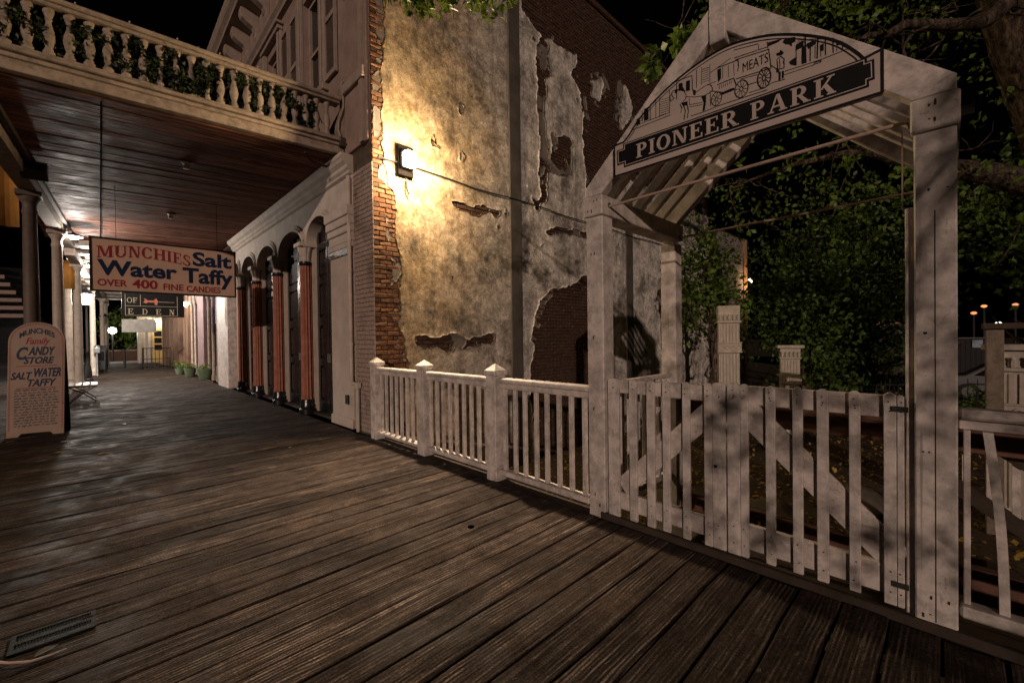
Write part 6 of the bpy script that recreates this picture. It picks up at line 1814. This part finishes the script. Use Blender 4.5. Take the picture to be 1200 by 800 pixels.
l3 = wig((9.25, -.5, 7.2), (6.4, 2.2, 6.9), 9, .1, 5)
limbs.append((l3, taper(.14, .03, 9)))
l4 = wig((9.0, 0, 8.4), (10.5, 3.2, 8.0), 9, .12, 6)
limbs.append((l4, taper(.15, .03, 9)))
l5_ = wig((6.6, 2.1, 6.9), (3.9, 1.95, 4.25), 9, .07, 17)
limbs.append((l5_, taper(.02, .004, 9)))
g = np.random.default_rng(11)
for src, n_ in ((l1, 16), (l2, 18), (l3, 14), (l4, 8)):
    for k in range(n_):
        p = np.array(src[g.integers(2, len(src))])
        q = p + g.normal(0, .55, 3) + np.array([-.1, 0, -.25])
        w_ = wig(p, q, 5, .05, int(g.integers(1e6)))
        limbs.append((w_, taper(.014, .003, 5)))
        for _ in range(2):
            p2 = np.array(w_[3])
            w2 = wig(p2, p2 + g.normal(0, .28, 3), 4, .03, int(g.integers(1e6)))
            limbs.append((w2, taper(.007, .002, 4)))
cset = []
def along_limb(src, n_, sp, rad, per, z=0):
    cs = []
    for k in range(n_):
        p = np.array(src[g.integers(2, len(src))]) + g.normal(0, sp, 3) + np.array([0, 0, z])
        cs.append((tuple(p), g.uniform(*rad)))
    return clumps(cs, per, 1.0)
cset.append(along_limb(l1, 110, .5, (.12, .26), 90, -.3))
cset.append(along_limb(l3, 60, .60, (.12, .28), 80, .1))
cset.append(along_limb(l4, 70, .80, (.15, .32), 70, 0))
cset.append(crown_points((9.6, 1.6, 7.6), (2.4, 2.4, 1.5), 130, 60, (.15, .34), 21, .25))
cset.append(crown_points((11.0, -2.0, 7.0), (2.4, 2.4, 2.6), 150, 60, (.15, .34), 23, .3))
cset.append(crown_points((7.6, 0.9, 6.4), (1.4, 1.5, .9), 26, 50, (.12, .26), 26, .2))
cset.append(clumps([((3.5, 1.56, 3.93), .08), ((3.55, 1.5, 3.98), .06), ((3.79, 1.93, 4.0), .07), ((3.84, 1.98, 4.12), .06), ((3.85, 1.93, 4.2), .05)], 1400, 1.0))
tree('old_tree', (11.6, -3.4, GZ), 'great leaning tree with rough bark at the right edge', limbs, cset, .10, 'leaf')

# bushy trees filling the back of the park
def bushy(x, y, z0, rad, h, label, seed, mat, leaf=.13, ncl=150, per=34):
    g_ = np.random.default_rng(seed)
    lb = []
    top = (x, y, GZ + h * .8)
    tk = wig((x, y, GZ), top, 8, .06, seed)
    lb.append((tk, taper(.16, .04, 8)))
    for k in range(12):
        p = np.array(tk[g_.integers(2, 8)])
        q = p + np.append(g_.normal(0, rad * .45, 2), g_.uniform(.2, 1.2))
        w_ = wig(p, q, 6, .06, int(g_.integers(1e6)))
        lb.append((w_, taper(.05, .008, 6)))
    cc = crown_points((x, y, GZ + z0 + (h - z0) / 2), (rad, rad, (h - z0) / 2), int(ncl * .8), per, (.20, .55), seed + 1, .35)
    tree('leafy_tree', (x, y, GZ), label, lb, [cc], leaf, mat)
bushy(14.9, 3.0, .5, 1.75, 5.4, 'dense dark leafy tree in the middle behind the gate', 41, 'leaf_far', .16, 240)
bushy(15.8, 1.5, .4, 1.8, 5.6, 'dark leafy tree behind the right gate leaf', 51, 'leaf_far', .16, 220)
bushy(12.0, 4.6, 2.3, 1.0, 5.8, 'slender leafy tree against the plaster wall', 61, 'leaf', .15, 90)
bushy(13.2, -1.5, 3.35, 1.5, 6.6, 'leafy tree seen right of the arch post', 71, 'leaf_far', .16, 200)
bushy(17.6, -2.6, 4.0, 2.0, 8.8, 'tall dark tree at the far right of the park', 81, 'leaf_far', .15, 170)
bushy(18.5, 3.2, .6, 2.2, 8.2, 'tall dark tree closing the back of the park', 91, 'leaf_far', .15, 220)
bushy(20.5, 2.0, 1.0, 2.1, 8.6, 'tallest dark tree behind the iron fence', 95, 'leaf_far', .16, 220)

# street tree overhead: only its leaf tips hang into the picture
limbs = []
tk = wig((-2.0, -5.0, -.1), (-1.7, -4.5, 4.9), 8, .05, 7)
limbs.append((tk, taper(.22, .13, 8)))
la = wig((-1.7, -4.5, 4.9), (1.2, 2.6, 4.95), 10, .08, 8)
limbs.append((la, taper(.05, .012, 10)))
lb_ = wig((-1.7, -4.5, 4.9), (-1.9, -3.4, 5.6), 8, .08, 9)
limbs.append((lb_, taper(.09, .02, 8)))
lc = wig((.6, 1.6, 4.75), (2.1, 2.7, 4.55), 6, .05, 10)
limbs.append((lc, taper(.03, .006, 6)))
cset = []
for (c_, r_) in [((1.02, 2.92, 4.22), .10), ((1.26, 3.0, 4.12), .10), ((1.30, 2.98, 4.02), .055), ((1.62, 2.82, 4.10), .12), ((1.75, 2.76, 4.05), .12), ((1.86, 2.70, 4.10), .11), ((1.95, 2.62, 4.05), .08), ((2.10, 2.50, 4.12), .12), ((2.2, 2.4, 4.08), .11), ((2.3, 2.36, 4.14), .10), ((1.45, 2.85, 4.16), .09), ((1.95, 2.7, 4.2), .12), ((1.70, 2.80, 3.98), .07), ((1.80, 2.72, 3.96), .06), ((2.16, 2.46, 3.99), .08), ((1.12, 2.96, 4.08), .06), ((1.55, 2.86, 4.03), .06)]:
    cset.append(clumps([(c_, r_)], 900, 1.0))
g = np.random.default_rng(77)
cs = []
for _ in range(115):  # unseen leaf clumps placed toward the sun to shade the gate's right side
    yy_ = -.6 + 1.9 * g.random() ** 1.6
    p = Vector((3.0, yy_, g.uniform(.1, 2.55 if yy_ > .3 else 3.2))) + TO_SUN * g.uniform(5.6, 8.5)
    cs.append((tuple(p), g.uniform(.06, .17)))
cset.append(clumps(cs, 330, 1.0))
for c_, r_ in cs[::4]:
    limbs.append((wig((-1.7, -4.5, 4.9), c_, 6, .06, int(abs(c_[1]) * 1000)), taper(.02, .004, 6)))
cset.append(clumps([(tuple(np.array(la[g.integers(3, 10)]) + g.normal(0, .16, 3) + np.array([0, 0, .12])), .12) for _ in range(20)], 300, 1.0))
tree('street_tree', (-2.0, -5.0, -.1), 'street tree whose bright leaves hang into the top of the view', limbs, cset, .062, 'leaf_bright')

# ivy on the old limb and undergrowth
ug = root('undergrowth', (11, 0, GZ), 'low leafy undergrowth along the back of the park', 'bush')
cs = []
g = np.random.default_rng(31)
for k in range(150):
    t = g.random()
    x, y = 13.2 + 5.8 * t + g.normal(0, .5), 4.6 - 5.6 * t + g.normal(0, .5)
    cs.append(((x, y, GZ + g.uniform(.05, .8)), g.uniform(.15, .4)))
V, T = leaves(clumps(cs, 60, 1.0), .10)
array_mesh('foliage', V, T, 'leaf_far', ug, origin=(11, 0, GZ))

# far greenery at the walk end
ft = root('leafy_tree', (2.8, 52, -.1), 'lit green tree beyond the red wall at the walk end', 'tree')
MB().tube(wig((2.8, 52, -.1), (2.9, 52, 3.0), 6, .05, 3), taper(.2, .08, 6), 8).build('trunk', 'bark', ft)
V, T = leaves(crown_points((2.6, 52, 2.9), (3.0, 1.5, 2.0), 90, 20, (.4, .8), 3, .3), .3)
array_mesh('crown', V, T, 'leaf', ft, origin=(2.8, 52, -.1))

# leaf litter in the park
n = 5200
P = np.stack([rng.uniform(4.6, 15, n), rng.uniform(-4, 6.0, n), np.full(n, GZ + .012)], 1)
V, T = leaves(P, .085, up=6.0, droop=0)
V[:, 2] = np.maximum(V[:, 2], GZ + .004)
stuff(array_mesh('leaf_litter', V, T, 'dry_leaf', None, origin=(9, 0, GZ)))
bpy.data.objects['leaf_litter']['label'] = 'yellow fallen leaves scattered over the park ground'
bpy.data.objects['leaf_litter']['category'] = 'leaves'
rk = [(6.6, 1.75, .42, 'pale boulder behind the gate leaves'), (7.9, .9, .5, 'flat boulder farther behind the right gate leaf'), (6.0, 2.9, .35, 'small boulder behind the left gate leaf')]
for x, y, s, lab in rk:
    mb = MB()
    bmr = bmesh.new()
    bmesh.ops.create_icosphere(bmr, subdivisions=3, radius=s)
    gg = np.random.default_rng(int(x * 100))
    k1 = gg.normal(size=(6, 3)) * 2.2 / s
    ph = gg.uniform(0, 6, 6)
    vs = []
    for v in bmr.verts:
        c_ = np.array(v.co)
        d = 1 + .09 * sum(math.sin(k1[i] @ c_ + ph[i]) for i in range(6)) / 1.6
        c_ = c_ * d * np.array([1.2, 1.0, .55])
        vs.append((x + c_[0], y + c_[1], GZ + .12 + c_[2]))
    mb.add(vs, [[v.index for v in f.verts] for f in bmr.faces])
    bmr.free()
    tag(mb.build('boulder', 'rock', None, smooth='all', origin=(x, y, GZ)), lab, 'rock', 'boulders in the park')

# ================================================================== SMALL THINGS ON THE DECK
gt = root('floor_grate', (-.18, 3.20, .004), 'small metal vent grate lying on the planks at lower left', 'grate')
a0, a1 = (-.36, 3.10), (-.035, 3.31)
GX0, GX1, GY0, GY1 = -.345, -.04, 3.13, 3.32
fr_ = MB().box(GX0, GX1, GY0, GY0 + .018, .003, .012).box(GX0, GX1, GY1 - .018, GY1, .003, .012).box(GX0, GX0 + .018, GY0 + .018, GY1 - .018, .003, .012).box(GX1 - .018, GX1, GY0 + .018, GY1 - .018, .003, .012).box(GX0 + .018, GX1 - .018, (GY0 + GY1) / 2 - .008, (GY0 + GY1) / 2 + .008, .003, .011)
fr_.build('frame', 'dull_steel', gt)
k = GX0 + .026
while k < GX1 - .025:
    for (y0, y1) in ((GY0 + .018, (GY0 + GY1) / 2 - .008), ((GY0 + GY1) / 2 + .008, GY1 - .018)):
        MB().box(k, k + .004, y0, y1, .003, .009).build('slat', 'dull_steel', gt)
    k += .0105
MB().box(GX0 + .01, GX1 - .01, GY0 + .01, GY1 - .01, .0022, .0028).build('black_sheet', 'sign_black', gt)  # thin flat black sheet under the slats
tw = MB().tube([(-.38, 3.12, .012), (-.33, 3.05, .016), (-.26, 3.0, .012), (-.20, 2.99, .012), (-.14, 3.0, .01)], [.006, .005, .005, .004, .003], 6)
tag(tw.build('twig', 'rope', None, smooth=True), 'pale curved twig lying below the vent grate', 'twig')
tag(MB().tube([(-.12, 3.24, .016), (-.02, 3.26, .010), (.05, 3.27, .008)], [.003, .003, .002], 5).build('twig', 'bark', None), 'thin dark twig crossing the vent grate corner', 'twig')
def deck_leaf(x, y, s, rot, label, mat='dry_leaf'):
    mb = MB()
    P = [(0, 0), (.25, .22), (.6, .26), (1, 0), (.6, -.26), (.25, -.22)]
    M_ = Matrix.Translation((x, y, .006)) @ Matrix.Rotation(R(rot), 4, 'Z')
    c_ = []
    for (a, b_) in P: c_.append(M_ @ Vector((a * s, b_ * s, .004 + .35 * s * abs(b_))))
    m0 = [M_ @ Vector((0, 0, .002)), M_ @ Vector((.5 * s, 0, .004)), M_ @ Vector((s, 0, .002))]
    vs = c_ + [m0[1]]
    vs += [v - Vector((0, 0, .0015)) for v in vs]
    mb.add(vs, [(0, 6, 2, 1), (6, 3, 2), (0, 5, 4, 6), (6, 4, 3), (7, 8, 9, 13), (13, 9, 10), (7, 13, 11, 12), (13, 10, 11), (0, 1, 8, 7), (1, 2, 9, 8), (2, 3, 10, 9), (3, 4, 11, 10), (4, 5, 12, 11), (5, 0, 7, 12)])
    tag(mb.build('fallen_leaf', mat, None, origin=(x, y, 0)), label, 'leaf', 'fallen leaves on the boardwalk')
deck_leaf(-.25, 3.03, .09, 30, 'pale dry leaf beside the vent grate', 'pale_leaf')
deck_leaf(-.43, 9.25, .13, 70, 'yellow leaf in the shadow of the sandwich board')
deck_leaf(-.05, 7.9, .12, 20, 'yellow leaf with a stem left of the wall shadow')
deck_leaf(.02, 7.75, .10, -30, 'brown leaf curled beside the yellow stemmed leaf')
deck_leaf(.30, 10.4, .12, 100, 'yellow leaf alone right of the sandwich board')
deck_leaf(-1.05, 9.9, .12, 10, 'yellow leaf left of the sandwich board foot')
deck_leaf(1.85, 6.35, .07, 40, 'tiny yellow leaf near the pilaster base')
deck_leaf(-.40, 8.4, .12, 130, 'ochre leaf nearest below the sandwich board')
